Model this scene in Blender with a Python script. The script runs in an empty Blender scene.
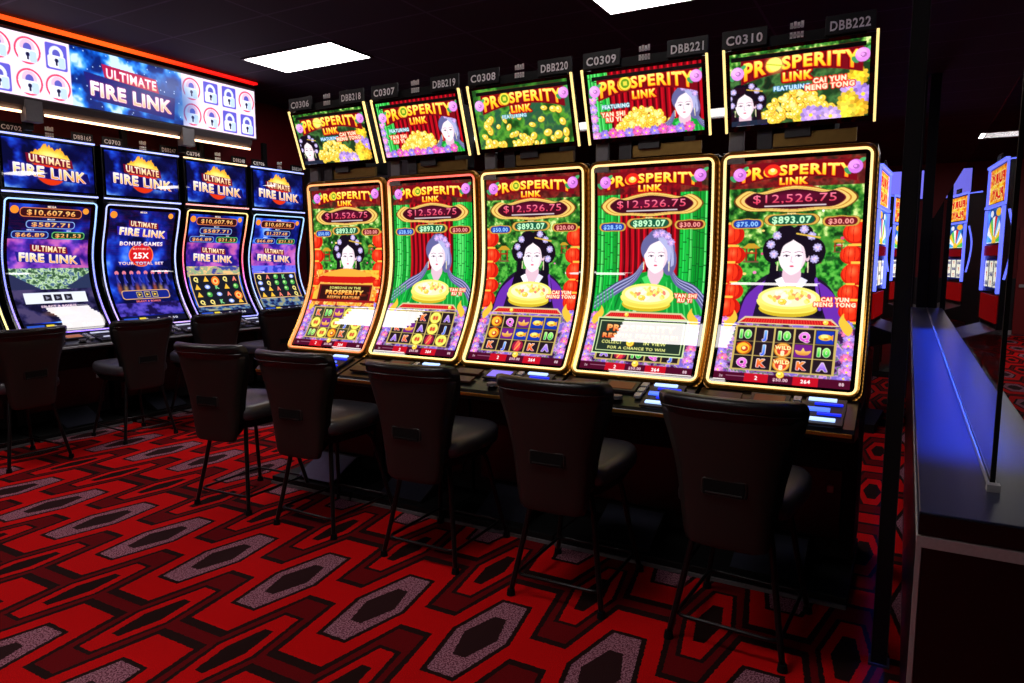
import bpy, bmesh, math, random
import numpy as np
from mathutils import Vector, Matrix
random.seed(7); RNG = np.random.RandomState(5)
D = bpy.data; SC = bpy.context.scene; COL = SC.collection
PI = math.pi

# ------------------------------------------------------------------ materials
def s2l(c):
    return tuple(((v/255)/12.92 if v/255 <= .04045 else ((v/255+.055)/1.055)**2.4) for v in c)
def mat(name, rgb, rough=.5, metal=0.0, spec=.5, noise=0.0, scale=60, emit=0.0, ergb=None, bump=0.0, coat=0.0):
    m = D.materials.new(name); m.use_nodes = True
    nt = m.node_tree; b = nt.nodes['Principled BSDF']
    col = (*s2l(rgb), 1)
    b.inputs['Base Color'].default_value = col
    b.inputs['Roughness'].default_value = rough; b.inputs['Metallic'].default_value = metal
    b.inputs['Specular IOR Level'].default_value = spec
    b.inputs['Coat Weight'].default_value = coat
    if emit:
        b.inputs['Emission Color'].default_value = (*s2l(ergb or rgb), 1)
        b.inputs['Emission Strength'].default_value = emit
    tc = nt.nodes.new('ShaderNodeTexCoord'); n = nt.nodes.new('ShaderNodeTexNoise')
    n.inputs['Scale'].default_value = scale; n.inputs['Detail'].default_value = 3
    nt.links.new(tc.outputs['Object'], n.inputs['Vector'])
    if noise:
        mx = nt.nodes.new('ShaderNodeMix'); mx.data_type = 'RGBA'; mx.blend_type = 'MULTIPLY'
        mx.inputs['Factor'].default_value = noise
        mx.inputs['A'].default_value = col
        nt.links.new(n.outputs['Fac'], mx.inputs['B']); nt.links.new(mx.outputs['Result'], b.inputs['Base Color'])
    if bump:
        bp = nt.nodes.new('ShaderNodeBump'); bp.inputs['Strength'].default_value = bump; bp.inputs['Distance'].default_value = .002
        nt.links.new(n.outputs['Fac'], bp.inputs['Height']); nt.links.new(bp.outputs['Normal'], b.inputs['Normal'])
    return m
def screen_mat(name, strength, rough=.06, spec=.55):
    m = D.materials.new(name); m.use_nodes = True; nt = m.node_tree; b = nt.nodes['Principled BSDF']
    b.inputs['Base Color'].default_value = (.004, .004, .005, 1); b.inputs['Roughness'].default_value = rough
    b.inputs['Specular IOR Level'].default_value = spec
    a = nt.nodes.new('ShaderNodeVertexColor'); a.layer_name = 'picture'
    nt.links.new(a.outputs['Color'], b.inputs['Emission Color']); b.inputs['Emission Strength'].default_value = strength
    return m
def led_mat(name, stops, strength, axis='Z', z0=.9, z1=2.15):
    """light strip whose colour runs through several lamp colours along its height"""
    m = D.materials.new(name); m.use_nodes = True; nt = m.node_tree; b = nt.nodes['Principled BSDF']
    b.inputs['Base Color'].default_value = (.6, .6, .6, 1); b.inputs['Roughness'].default_value = .4
    tc = nt.nodes.new('ShaderNodeTexCoord'); sp = nt.nodes.new('ShaderNodeSeparateXYZ'); mr = nt.nodes.new('ShaderNodeMapRange')
    cr = nt.nodes.new('ShaderNodeValToRGB')
    nt.links.new(tc.outputs['Object'], sp.inputs[0]); nt.links.new(sp.outputs[axis], mr.inputs[0])
    mr.inputs[1].default_value = z0; mr.inputs[2].default_value = z1
    nt.links.new(mr.outputs[0], cr.inputs[0])
    e = cr.color_ramp.elements
    while len(e) > 1: e.remove(e[-1])
    e[0].position = stops[0][0]; e[0].color = (*s2l(stops[0][1]), 1)
    for p, c in stops[1:]:
        q = e.new(p); q.color = (*s2l(c), 1)
    nt.links.new(cr.outputs[0], b.inputs['Emission Color']); b.inputs['Emission Strength'].default_value = strength
    return m

M = dict(
    black=mat('black_lacquer', (11, 10, 12), .28, noise=.4),
    matte=mat('black_powder_coat', (10, 10, 11), .6, spec=.25, noise=.4, scale=200),
    charcoal=mat('charcoal_panel', (48, 46, 50), .45, noise=.3),
    grey=mat('grey_bracket', (120, 118, 122), .45, metal=.3, noise=.2),
    bezel=mat('gloss_bezel_glass', (5, 5, 6), .03, spec=.6),
    gold=mat('gold_trim', (205, 150, 62), .3, metal=.9, noise=.25, scale=90),
    bronze=mat('bronze_panel', (150, 118, 60), .38, metal=.8, noise=.35, scale=20),
    alu=mat('brushed_aluminium', (205, 205, 210), .45, metal=.4, noise=.2, scale=150),
    leather=mat('black_vinyl', (20, 19, 21), .34, noise=.3, scale=260, bump=.25),
    shell=mat('dark_brown_plastic', (33, 31, 29), .5, noise=.3, scale=300, bump=.12),
    seatfab=mat('dark_grey_vinyl', (62, 60, 66), .38, noise=.3, scale=260, bump=.2),
    steel=mat('black_tube_steel', (38, 36, 38), .3, metal=.6, noise=.3),
    rubber=mat('rubber', (9, 9, 9), .8, spec=.2, noise=.3),
    white=mat('white_lettering', (250, 249, 247), .5, noise=.05),
    plate=mat('black_plate', (20, 19, 22), .5, spec=.3, noise=.3),
    tread=mat('tread_plate', (84, 86, 104), .35, metal=.9, noise=.3, scale=30),
    panel=mat('light_panel_diffuser', (255, 255, 255), .6, emit=13.5, ergb=(255, 248, 246)),
    glass=None,
)
# ------------------------------------------------------------------ mesh helpers
def link(o, parent=None):
    COL.objects.link(o)
    if parent is not None: o.parent = parent
    return o
class MB:
    def __init__(s): s.v = []; s.f = []; s.m = []; s.mi = 0
    def add(s, vs, fs):
        b = len(s.v); s.v += [tuple(v) for v in vs]
        for f in fs: s.f.append(tuple(b+i for i in f)); s.m.append(s.mi)
        return s
    def box(s, x0, x1, y0, y1, z0, z1, M4=None):
        vs = [Vector(p) for p in ((x0,y0,z0),(x1,y0,z0),(x1,y1,z0),(x0,y1,z0),(x0,y0,z1),(x1,y0,z1),(x1,y1,z1),(x0,y1,z1))]
        if M4 is not None: vs = [M4 @ v for v in vs]
        return s.add(vs, [(0,3,2,1),(4,5,6,7),(0,1,5,4),(1,2,6,5),(2,3,7,6),(3,0,4,7)])
    def prism_x(s, pts, x0, x1):                       # pts: (y,z) outline, extruded along x
        n = len(pts)
        s.add([(x0, y, z) for y, z in pts]+[(x1, y, z) for y, z in pts],
              [tuple(range(n)), tuple(range(2*n-1, n-1, -1))]+[(i, n+i, n+(i+1) % n, (i+1) % n) for i in range(n)])
        return s
    def prism_y(s, pts, y0, y1):                       # pts: (x,z)
        n = len(pts)
        s.add([(x, y0, z) for x, z in pts]+[(x, y1, z) for x, z in pts],
              [tuple(range(n)), tuple(range(2*n-1, n-1, -1))]+[(i, n+i, n+(i+1) % n, (i+1) % n) for i in range(n)])
        return s
    def tube(s, pts, r, n=10, closed=False, r1=None):
        pts = [Vector(p) for p in pts]; N = len(pts); vs = []; up = None
        for i, p in enumerate(pts):
            a = pts[(i-1) % N] if (closed or i > 0) else p
            b = pts[(i+1) % N] if (closed or i < N-1) else p
            t = (b-a).normalized()
            if up is None: up = Vector((0, 0, 1)) if abs(t.z) < .9 else Vector((0, 1, 0))
            x = t.cross(up)
            if x.length < 1e-5: x = t.orthogonal()
            x.normalize(); up = x.cross(t).normalized()
            rr = r if r1 is None else r+(r1-r)*i/(N-1)
            for k in range(n):
                a_ = 2*PI*k/n; vs.append(p+(x*math.cos(a_)+up*math.sin(a_))*rr)
        fs = []
        for i in range(N if closed else N-1):
            j = (i+1) % N
            for k in range(n): fs.append((i*n+k, i*n+(k+1) % n, j*n+(k+1) % n, j*n+k))
        if not closed: fs += [tuple(range(n-1, -1, -1)), tuple((N-1)*n+k for k in range(n))]
        return s.add(vs, fs)
    def cyl(s, c, r, h, n=20, r2=None, axis='z'):
        r2 = r if r2 is None else r2; c = Vector(c); vs = []
        for q, rr in ((0, r), (h, r2)):
            for k in range(n):
                a = 2*PI*k/n; p = (rr*math.cos(a), rr*math.sin(a), q)
                if axis == 'y': p = (p[0], q, p[1])
                if axis == 'x': p = (q, p[0], p[1])
                vs.append(c+Vector(p))
        return s.add(vs, [tuple(range(n-1, -1, -1)), tuple(range(n, 2*n))]+[(k, (k+1) % n, n+(k+1) % n, n+k) for k in range(n)])
    def loft(s, loops, cap=True):
        n = len(loops[0]); vs = [p for l in loops for p in l]; fs = []
        for i in range(len(loops)-1):
            for k in range(n): fs.append((i*n+k, i*n+(k+1) % n, (i+1)*n+(k+1) % n, (i+1)*n+k))
        if cap: fs += [tuple(range(n-1, -1, -1)), tuple((len(loops)-1)*n+k for k in range(n))]
        return s.add(vs, fs)
    def grid(s, fn, nu, nv):
        vs = [fn(i/(nu-1), j/(nv-1)) for j in range(nv) for i in range(nu)]
        return s.add(vs, [(j*nu+i, j*nu+i+1, (j+1)*nu+i+1, (j+1)*nu+i) for j in range(nv-1) for i in range(nu-1)])
    def build(s, name, mats, parent=None, bevel=0, smooth=False, seg=2, fix=True):
        me = D.meshes.new(name); me.from_pydata(s.v, [], s.f)
        if not isinstance(mats, (list, tuple)): mats = [mats]
        for m in mats: me.materials.append(m)
        me.polygons.foreach_set('material_index', s.m)
        if fix or bevel:
            bm = bmesh.new(); bm.from_mesh(me)
            if fix: bmesh.ops.recalc_face_normals(bm, faces=bm.faces)
            if bevel:
                es = [e for e in bm.edges if len(e.link_faces) == 2 and e.calc_face_angle(0) > .6]
                bmesh.ops.bevel(bm, geom=es, offset=bevel, segments=seg, affect='EDGES', profile=.5, clamp_overlap=True)
            bm.to_mesh(me); bm.free()
        if smooth: me.shade_smooth() if not bevel else me.shade_auto_smooth() if hasattr(me, 'shade_auto_smooth') else me.shade_smooth()
        me.update()
        return link(D.objects.new(name, me), parent)
def cat(pts, n=8, closed=False):
    """Catmull-Rom through points of any dimension"""
    P = [np.array(p, float) for p in pts]; out = []; N = len(P)
    for i in range(N if closed else N-1):
        p0 = P[(i-1) % N] if (closed or i > 0) else 2*P[0]-P[1]
        p1 = P[i]; p2 = P[(i+1) % N]
        p3 = P[(i+2) % N] if (closed or i < N-2) else 2*P[-1]-P[-2]
        for k in range(n):
            t = k/n
            out.append(tuple(.5*((2*p1)+(-p0+p2)*t+(2*p0-5*p1+4*p2-p3)*t*t+(-p0+3*p1-3*p2+p3)*t**3)))
    if not closed: out.append(tuple(P[-1]))
    return out
def tag(o, label=None, category=None, group=None, kind=None):
    if label: o['label'] = label
    if category: o['category'] = category
    if group: o['group'] = group
    if kind: o['kind'] = kind
    return o
def thing(name, label, category, loc=(0, 0, 0), rz=0, group=None):
    o = D.objects.new(name, None); COL.objects.link(o); o.location = loc; o.rotation_euler = (0, 0, rz)
    o.empty_display_size = .1
    return tag(o, label, category, group)
def copy_tree(o, parent=None):
    c = o.copy(); COL.objects.link(c); c.parent = parent
    for ch in list(o.children): copy_tree(ch, c)
    return c

# ------------------------------------------------------------------ lettering
_tc = {}
def glyphs(txt, bold=.02):
    """triangles of a line of text in the built-in font: centred, capital height 1, y up"""
    k = (txt, bold)
    if k in _tc: return _tc[k]
    cu = D.curves.new('t', 'FONT'); cu.body = txt; cu.resolution_u = 3; cu.offset = bold; cu.fill_mode = 'FRONT'; cu.space_character = 1.07+bold*2
    ob = D.objects.new('t', cu); COL.objects.link(ob)
    dg = bpy.context.evaluated_depsgraph_get(); me = ob.evaluated_get(dg).to_mesh()
    me.calc_loop_triangles()
    V = np.array([v.co[:2] for v in me.vertices]) if len(me.vertices) else np.zeros((0, 2))
    T = np.array([t.vertices[:] for t in me.loop_triangles], int).reshape(-1, 3)
    ob.evaluated_get(dg).to_mesh_clear(); D.objects.remove(ob); D.curves.remove(cu)
    if len(V):
        V = V/.729; V[:, 0] -= (V[:, 0].min()+V[:, 0].max())/2; V[:, 1] -= .5
    _tc[k] = (V, T); return _tc[k]
def letter_mesh(name, txt, h, m, parent, Mx, wmax=None, bold=.02):
    V, T = glyphs(txt, bold); w = V[:, 0].max()*2*h; sx = 1 if not wmax else wmax/w
    me = D.meshes.new(name); me.from_pydata([tuple(Mx @ Vector((x*h*sx, 0, y*h))) for x, y in V], [], [tuple(int(i) for i in t) for t in T])
    me.materials.append(m); o = link(D.objects.new(name, me), parent); return o

# ------------------------------------------------------------------ picture canvas for the displays
def vnoise(h, w, cells, octs=4, seed=0):
    r = np.random.RandomState(seed); out = np.zeros((h, w), np.float32); amp = 1; tot = 0
    for o in range(octs):
        gy = max(2, int(cells*2**o*h/max(h, w))+2); gx = max(2, int(cells*2**o*w/max(h, w))+2)
        g = r.rand(gy+1, gx+1).astype(np.float32)
        y = np.linspace(0, gy-1e-3, h); x = np.linspace(0, gx-1e-3, w)
        yi = y.astype(int); xi = x.astype(int); fy = (y-yi)[:, None]; fx = (x-xi)[None, :]
        fy = fy*fy*(3-2*fy); fx = fx*fx*(3-2*fx)
        a = g[yi][:, xi]*(1-fx)+g[yi][:, xi+1]*fx; b = g[yi+1][:, xi]*(1-fx)+g[yi+1][:, xi+1]*fx
        out += amp*(a*(1-fy)+b*fy); tot += amp; amp *= .55
    return out/tot
class Cv:
    def __init__(s, W, H, px, bg=(0, 0, 0), ss=2):
        s.W, s.H, s.ss = W, H, ss; s.nx = px; s.ny = int(round(px*H/W)); s.k = px*ss/W
        s.a = np.zeros((s.ny*ss, px*ss, 3), np.float32)+np.array(bg, np.float32)/255
    def _bb(s, x0, y0, x1, y1):
        k = s.k; h, w = s.a.shape[:2]
        X0, X1 = max(0, int(x0*k)-1), min(w, int(x1*k)+2); Y0, Y1 = max(0, int(y0*k)-1), min(h, int(y1*k)+2)
        if X1 <= X0 or Y1 <= Y0: return None
        gy, gx = np.mgrid[Y0:Y1, X0:X1]
        return (slice(Y0, Y1), slice(X0, X1)), (gx+.5)/k, (gy+.5)/k
    def put(s, sl, m, c, a=1):
        m = (m*a)[..., None].astype(np.float32)
        if isinstance(c[0], (tuple, list)):
            ys = np.where(m[..., 0].max(1) > .2)[0]
            y0, y1 = (ys[0], ys[-1]+1) if len(ys) else (0, 1)
            t = np.clip((np.arange(m.shape[0])-y0)/max(1, y1-y0), 0, 1)[:, None, None]
            n = len(c)-1; cc = np.zeros((m.shape[0], 1, 3), np.float32)
            for i in range(n):
                w = np.clip(1-np.abs(t*n-i), 0, 1); cc += w*np.array(c[i], np.float32)/255
            w = np.clip(1-np.abs(t*n-n), 0, 1); cc += w*np.array(c[n], np.float32)/255
        else: cc = np.array(c, np.float32)/255
        s.a[sl] = s.a[sl]*(1-m)+cc*m
    def poly(s, pts, c, a=1):
        xs = [p[0] for p in pts]; ys = [p[1] for p in pts]; r = s._bb(min(xs), min(ys), max(xs), max(ys))
        if not r: return
        sl, X, Y = r; ins = np.zeros(X.shape, bool); n = len(pts)
        for i in range(n):
            (x0, y0), (x1, y1) = pts[i], pts[(i+1) % n]
            if y0 == y1: continue
            c_ = ((y0 > Y) != (y1 > Y)) & (X < (x1-x0)*(Y-y0)/(y1-y0)+x0); ins ^= c_
        s.put(sl, ins.astype(np.float32), c, a)
    def sm(s, pts, c, a=1, n=6): s.poly(cat(pts, n, True), c, a)
    def ell(s, cx, cy, rx, ry, c, a=1, rot=0, soft=0.0):
        R = max(rx, ry); r = s._bb(cx-R, cy-R, cx+R, cy+R)
        if not r: return
        sl, X, Y = r; dx, dy = X-cx, Y-cy; cr, sr = math.cos(rot), math.sin(rot)
        d = np.sqrt(((dx*cr+dy*sr)/rx)**2+((-dx*sr+dy*cr)/ry)**2)
        m = np.clip((1-d)/soft, 0, 1) if soft else (d < 1).astype(np.float32)
        s.put(sl, m, c, a)
    def rect(s, x0, y0, x1, y1, c, a=1, r=0):
        b = s._bb(x0, y0, x1, y1)
        if not b: return
        sl, X, Y = b; cx, cy = (x0+x1)/2, (y0+y1)/2
        dx = np.maximum(abs(X-cx)-((x1-x0)/2-r), 0); dy = np.maximum(abs(Y-cy)-((y1-y0)/2-r), 0)
        m = (np.sqrt(dx*dx+dy*dy) <= max(r, 1e-4)) if r else ((abs(X-cx) <= (x1-x0)/2) & (abs(Y-cy) <= (y1-y0)/2))
        s.put(sl, m.astype(np.float32), c, a)
    def line(s, pts, w, c, a=1, w1=None):
        r = s._bb(min(p[0] for p in pts)-w, min(p[1] for p in pts)-w, max(p[0] for p in pts)+w, max(p[1] for p in pts)+w)
        if not r: return
        sl, X, Y = r; m = np.zeros(X.shape, np.float32); n = len(pts)-1
        for i in range(n):
            (x0, y0), (x1, y1) = pts[i], pts[i+1]; L = (x1-x0)**2+(y1-y0)**2+1e-9
            t = np.clip(((X-x0)*(x1-x0)+(Y-y0)*(y1-y0))/L, 0, 1)
            ww = w if w1 is None else w+(w1-w)*(i+t)/n
            m = np.maximum(m, ((X-x0-t*(x1-x0))**2+(Y-y0-t*(y1-y0))**2 < (ww/2)**2))
        s.put(sl, m.astype(np.float32), c, a)
    def speck(s, x0, y0, x1, y1, cols, cells=20, seed=0, a=1, lo=.35, hi=.65):
        r = s._bb(x0, y0, x1, y1)
        if not r: return
        sl, X, Y = r; h, w = X.shape; n = np.clip((vnoise(h, w, cells, 4, seed)-lo)/(hi-lo), 0, 1)
        k = len(cols)-1; o = np.zeros((h, w, 3), np.float32)
        for i in range(k+1): o += np.clip(1-abs(n*k-i), 0, 1)[..., None]*np.array(cols[i], np.float32)/255
        s.a[sl] = s.a[sl]*(1-a)+o*a
    def text(s, t, cx, cy, h, c, ol=None, ow=0, w=None, bold=.03, warp=None, shear=0, a=1, ol2=None, ow2=0):
        V, T = glyphs(t, bold)
        if not len(V): return
        x = V[:, 0]*h; y = -V[:, 1]*h
        if w: x = x*(w/(x.max()-x.min()))
        x = x-shear*y
        if warp: x, y = warp(x, y)
        x = x+cx; y = y+cy; p = ow+ow2+.5
        r = s._bb(x.min()-p, y.min()-p, x.max()+p, y.max()+p)
        if not r: return
        sl, X, Y = r; k = s.k; m = np.zeros(X.shape, bool); oy, ox = sl[0].start, sl[1].start
        px = x*k-ox; py = y*k-oy; H_, W_ = m.shape
        for i, j, l in T:
            ax, ay, bx, by, cx_, cy_ = px[i], py[i], px[j], py[j], px[l], py[l]
            X0, X1 = max(0, int(min(ax, bx, cx_)-.5)), min(W_, int(max(ax, bx, cx_))+2)
            Y0, Y1 = max(0, int(min(ay, by, cy_)-.5)), min(H_, int(max(ay, by, cy_))+2)
            if X1 <= X0 or Y1 <= Y0: continue
            gx = np.arange(X0, X1)[None, :]+.5; gy = np.arange(Y0, Y1)[:, None]+.5
            d = (bx-ax)*(cy_-ay)-(by-ay)*(cx_-ax)
            if abs(d) < 1e-9: continue
            sg = 1 if d > 0 else -1; e = 1e-6
            m[Y0:Y1, X0:X1] |= (sg*((bx-ax)*(gy-ay)-(by-ay)*(gx-ax)) >= -e) & (sg*((cx_-bx)*(gy-by)-(cy_-by)*(gx-bx)) >= -e) & (sg*((ax-cx_)*(gy-cy_)-(ay-cy_)*(gx-cx_)) >= -e)
        def dil(mm, q):
            q = int(round(q*k))
            o = mm.copy()
            for dy in range(-q, q+1):
                for dx in range(-q, q+1):
                    if dx*dx+dy*dy <= q*q+.5 and (dx or dy):
                        o[max(0, dy):H_+min(0, dy), max(0, dx):W_+min(0, dx)] |= mm[max(0, -dy):H_+min(0, -dy), max(0, -dx):W_+min(0, -dx)]
            return o
        if ol2: s.put(sl, dil(m, ow+ow2).astype(np.float32), ol2, a)
        if ol: s.put(sl, dil(m, ow).astype(np.float32), ol, a)
        s.put(sl, m.astype(np.float32), c, a)
    def out(s):
        q = s.ss; a = s.a.reshape(s.ny, q, s.nx, q, 3).mean((1, 3)); a = np.clip(a, 0, 1)
        return np.where(a <= .04045, a/12.92, ((a+.055)/1.055)**2.4)
def screen_mesh(name, cv, fn, m, parent):
    """display surface: one vertex per picture element, the picture is what the display emits"""
    a = cv.out(); ny, nx = a.shape[:2]
    me = D.meshes.new(name)
    rows = np.array([fn(0, j/(ny-1)) for j in range(ny)]); rows1 = np.array([fn(1, j/(ny-1)) for j in range(ny)])
    t = (np.arange(nx)/(nx-1))[None, :, None]
    V = (rows[:, None]*(1-t)+rows1[:, None]*t).reshape(-1, 3).astype(np.float32)
    j, i = np.mgrid[0:ny-1, 0:nx-1]; b = (j*nx+i).ravel()
    F = np.stack([b, b+nx, b+nx+1, b+1], 1).astype(np.int32); nf = len(F)
    me.vertices.add(len(V)); me.vertices.foreach_set('co', V.ravel())
    me.loops.add(nf*4); me.loops.foreach_set('vertex_index', F.ravel())
    me.polygons.add(nf); me.polygons.foreach_set('loop_start', np.arange(0, nf*4, 4, dtype=np.int32))
    me.update(calc_edges=True)
    me.shade_smooth()
    at = me.color_attributes.new('picture', 'FLOAT_COLOR', 'POINT')
    c = np.ones((ny*nx, 4), np.float32); c[:, :3] = a.reshape(-1, 3); at.data.foreach_set('color', c.ravel())
    me.materials.append(m)
    return link(D.objects.new(name, me), parent)

# --- drawing bits (all freshly drawn generic artwork)
Yl, Or, Rd, Wh, Bk = (255, 226, 70), (250, 140, 30), (205, 20, 30), (255, 255, 255), (8, 6, 12)
def flower(c, x, y, r, col, mid=Yl, n=7, seed=0):
    for q, rr, sh in ((n+2, 1, .8), (n, .62, 1.0)):
        for i in range(q):
            a = 2*PI*i/q+seed; k = tuple(min(255, v*sh+(1-sh)*20) for v in col)
            c.ell(x+math.cos(a)*r*.6*rr, y+math.sin(a)*r*.6*rr, r*.45*rr+.2, r*.26*rr+.2, k if i % 2 else tuple(min(255, v*1.12+12) for v in k), rot=a)
    c.ell(x, y, r*.2, r*.2, mid)
def rose(c, x, y, r, col=(214, 120, 226)):
    c.ell(x-r*1.0, y+r*.6, r*.6, r*.35, (60, 150, 90), rot=.8); c.ell(x+r*.8, y-r*.8, r*.6, r*.3, (70, 170, 100), rot=-.6)
    c.ell(x, y, r, r, col); c.ell(x-.2*r, y-.25*r, r*.7, r*.62, tuple(min(255, v+36) for v in col)); c.ell(x+.1*r, y, r*.42, r*.36, tuple(v*.78 for v in col))
    c.ell(x, y-.05*r, r*.22, r*.2, tuple(min(255, v+25) for v in col))
def coin(c, x, y, r, ry=None, rot=0, lit=1):
    ry = ry or r
    c.ell(x, y, r, ry, (214, 138, 30), rot=rot); c.ell(x-.06*r, y-.06*ry, r*.88, ry*.88, (255, 232, 90), rot=rot)
    c.ell(x, y, r*.6, ry*.6, (242, 196, 60), rot=rot); c.ell(x-.25*r, y-.3*ry, r*.35, ry*.28, (255, 252, 190), rot=rot)
def lantern(c, x, y, r):
    c.ell(x, y, r, r*.86, (205, 26, 14)); c.ell(x-.15*r, y-.1*r, r*.74, r*.78, (236, 52, 24)); c.ell(x-.2*r, y-.25*r, r*.4, r*.5, (255, 106, 60), soft=.8)
    for q in (-.6, -.25, .2, .6): c.line([(x+q*r, y-r*.66), (x+q*r*1.15, y), (x+q*r, y+r*.66)], .5, (170, 14, 10), .7)
    c.rect(x-r*.35, y-r*.98, x+r*.35, y-r*.8, (255, 190, 70)); c.rect(x-r*.35, y+r*.8, x+r*.35, y+r*.98, (255, 190, 70))
def bamboo(c, x0, x1, y0, y1, seed=0):
    r = random.Random(seed); c.rect(x0, y0, x1, y1, (10, 92, 30)); x = x0+1
    while x < x1:
        w = r.uniform(1.6, 3.2); k = r.choice([(20, 190, 60), (40, 214, 84), (12, 150, 44), (90, 232, 110)])
        c.rect(x, y0, min(x+w, x1), y1, k); c.rect(x+w*.6, y0, min(x+w*.8, x1), y1, (8, 120, 34))
        y = y0+r.uniform(2, 12)
        while y < y1: c.rect(x-.2, y, min(x+w+.2, x1), y+.7, (8, 84, 30)); y += r.uniform(10, 16)
        x += w+r.uniform(.1, .9)
def curtain(c, x0, x1, y0, y1):
    r = c._bb(x0, y0, x1, y1); sl, X, Y = r
    f = .62+.3*np.sin(X*1.15+np.sin(Y*.05)*.8)+.12*np.sin(X*2.7+1)
    col = np.stack([f*222/255, f*14/255, f*34/255], -1); c.a[sl] = np.clip(col, 0, 1)
def garden(c, y0, y1, seed):
    c.speck(0, y0, c.W, y1, [(14, 50, 18), (34, 104, 34), (90, 160, 54), (222, 236, 150)], 26, seed, lo=.3, hi=.72)
    c.speck(0, y0+(y1-y0)*.5, c.W, y1, [(14, 70, 24), (50, 150, 44), (96, 190, 70)], 30, seed+3, a=.9)
    r = random.Random(seed)
    for _ in range(26): c.ell(r.uniform(12, c.W-12), r.uniform(y0+6, y1-18), r.uniform(.8, 1.8), r.uniform(.7, 1.3), r.choice([(240, 130, 190), (255, 210, 120), (250, 250, 240), (220, 80, 130)]))
def pagoda(c, x, y, s):
    c.poly([(x-6*s, y), (x-2*s, y-3*s), (x+2*s, y-3*s), (x+6*s, y), (x+4*s, y+.5*s), (x-4*s, y+.5*s)], (196, 150, 40))
    c.rect(x-3.6*s, y+.5*s, x-2.6*s, y+9*s, (150, 34, 20)); c.rect(x+2.6*s, y+.5*s, x+3.6*s, y+9*s, (150, 34, 20)); c.rect(x-4*s, y+3*s, x+4*s, y+4*s, (170, 44, 24)); c.rect(x-5*s, y+9*s, x+5*s, y+10*s, (120, 80, 60))
def bow(c, x, y, s, kind):
    pass
def lady(c, x, y, s, kind, body=True, flip=1):
    f = flip
    P = lambda a, b: (x+a*s*f, y+b*s)
    sk, sk2 = (252, 234, 240), (226, 190, 206)
    if kind == 'dark':
        h1, h2, rb, rb2 = (18, 12, 26), (58, 48, 78), (30, 20, 44), (104, 44, 168)
        if body:
            c.sm([P(-1.0, 1.0), P(-2.3, 1.9), P(-3.0, 3.4), P(-3.1, 5.2), P(3.1, 5.2), P(3.0, 3.6), P(2.2, 1.9), P(.9, 1.1)], rb)
            c.sm([P(-1.2, 1.4), P(-2.6, 2.6), P(-2.9, 4.6), P(-2.2, 4.4), P(-1.9, 2.9)], rb2)
            c.sm([P(1.3, 1.5), P(2.5, 2.4), P(3.0, 4.2), P(2.4, 4.4), P(1.8, 3.0)], rb2)
            c.sm([P(-.9, .6), P(-1.5, 1.5), P(-1.7, 3.2), P(-1.0, 3.2), P(-.7, 1.7)], h1)
            c.sm([P(.9, .6), P(1.5, 1.5), P(1.9, 3.6), P(1.2, 3.4), P(.7, 1.7)], h1)
            c.line([P(1.4, 1.4), P(1.75, 3.3)], .18*s, (110, 60, 180))
        c.ell(*P(0, -.55), 1.3*s, 1.05*s, h1); c.ell(*P(-1.15, -.35), .62*s, .78*s, h1); c.ell(*P(1.2, -.25), .66*s, .82*s, h1)
        c.ell(*P(-.4, -1.5), .55*s, .36*s, h1); c.ell(*P(.5, -1.48), .6*s, .4*s, h1)
        if body: c.sm([P(-1.2, .2), P(-1.3, 1.1), P(-1.0, 1.7), P(-.8, .9)], h1); c.sm([P(1.2, .2), P(1.4, 1.2), P(1.0, 1.8), P(.8, .9)], h1)
    else:
        h1, h2, rb, rb2 = (98, 98, 150), (176, 178, 222), (14, 146, 50), (70, 210, 96)
        if body:
            c.sm([P(-.8, 1.1), P(-2.4, 1.8), P(-3.6, 3.4), P(-3.9, 5.2), P(3.8, 5.2), P(3.6, 3.4), P(2.3, 1.9), P(.9, 1.1)], rb)
            for i in range(7): c.line([P(.8+.35*i, 1.7+.14*i), P(1.2+.42*i, 4.8)], .1*s, rb2, .8); c.line([P(-1.0-.35*i, 1.8+.16*i), P(-1.2-.42*i, 4.8)], .1*s, rb2 if i % 2 else (8, 100, 36), .8)
            for i in range(16):
                a = random.Random(i*3+1); c.ell(*P(a.uniform(-2.6, 2.9), a.uniform(2.2, 4.6)), .13*s, .1*s, (190, 244, 190), .8)
            for i in range(9):
                q = i*.1
                c.line(cat([P(-.9, .5+q*.4), P(-1.5, 1.3+q*.6), P(-2.7, 1.9+q*.9), P(-4.1, 2.9+q)], 5), .17*s, h2 if i % 3 == 1 else h1 if i % 3 else (60, 60, 104))
                c.line(cat([P(.9, .5+q*.4), P(1.5, 1.5+q*.5), P(2.8, 2.1+q*.8), P(4.1, 3.6+q*1.2)], 5), .17*s, h2 if i % 3 == 1 else h1 if i % 3 else (60, 60, 104))
        c.ell(*P(.1, -.5), 1.18*s, 1.12*s, h1); c.ell(*P(.9, .3), .5*s, 1.0*s, h1); c.ell(*P(.15, -1.35), .7*s, .45*s, h1)
        for i in range(8): c.line(cat([P(-.5+.1*i, -.9), P(.3+.1*i, -1.35+.06*i), P(1.0+.03*i, -.4+.12*i), P(1.05, .7)], 5), .06*s, h2, .8)
    # neck, face
    c.sm([P(-.42, .7), P(-.5, 1.5), P(0, 2.0), P(.5, 1.5), P(.42, .7)], sk2)
    if body:
        c.poly([P(-.55, 1.3), P(.0, 2.4), P(-.3, 2.5), P(-.95, 1.5)], Wh if kind == 'dark' else rb2); c.poly([P(.55, 1.3), P(.0, 2.4), P(.3, 2.5), P(.95, 1.5)], (230, 226, 250) if kind == 'dark' else (24, 170, 60))
    c.sm([P(-.8, -.5), P(-.82, .1), P(-.62, .7), P(-.2, 1.12), P(.08, 1.16), P(.5, .85), P(.78, .2), P(.8, -.4), P(.5, -.95), P(-.4, -1.0)], sk)
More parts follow.
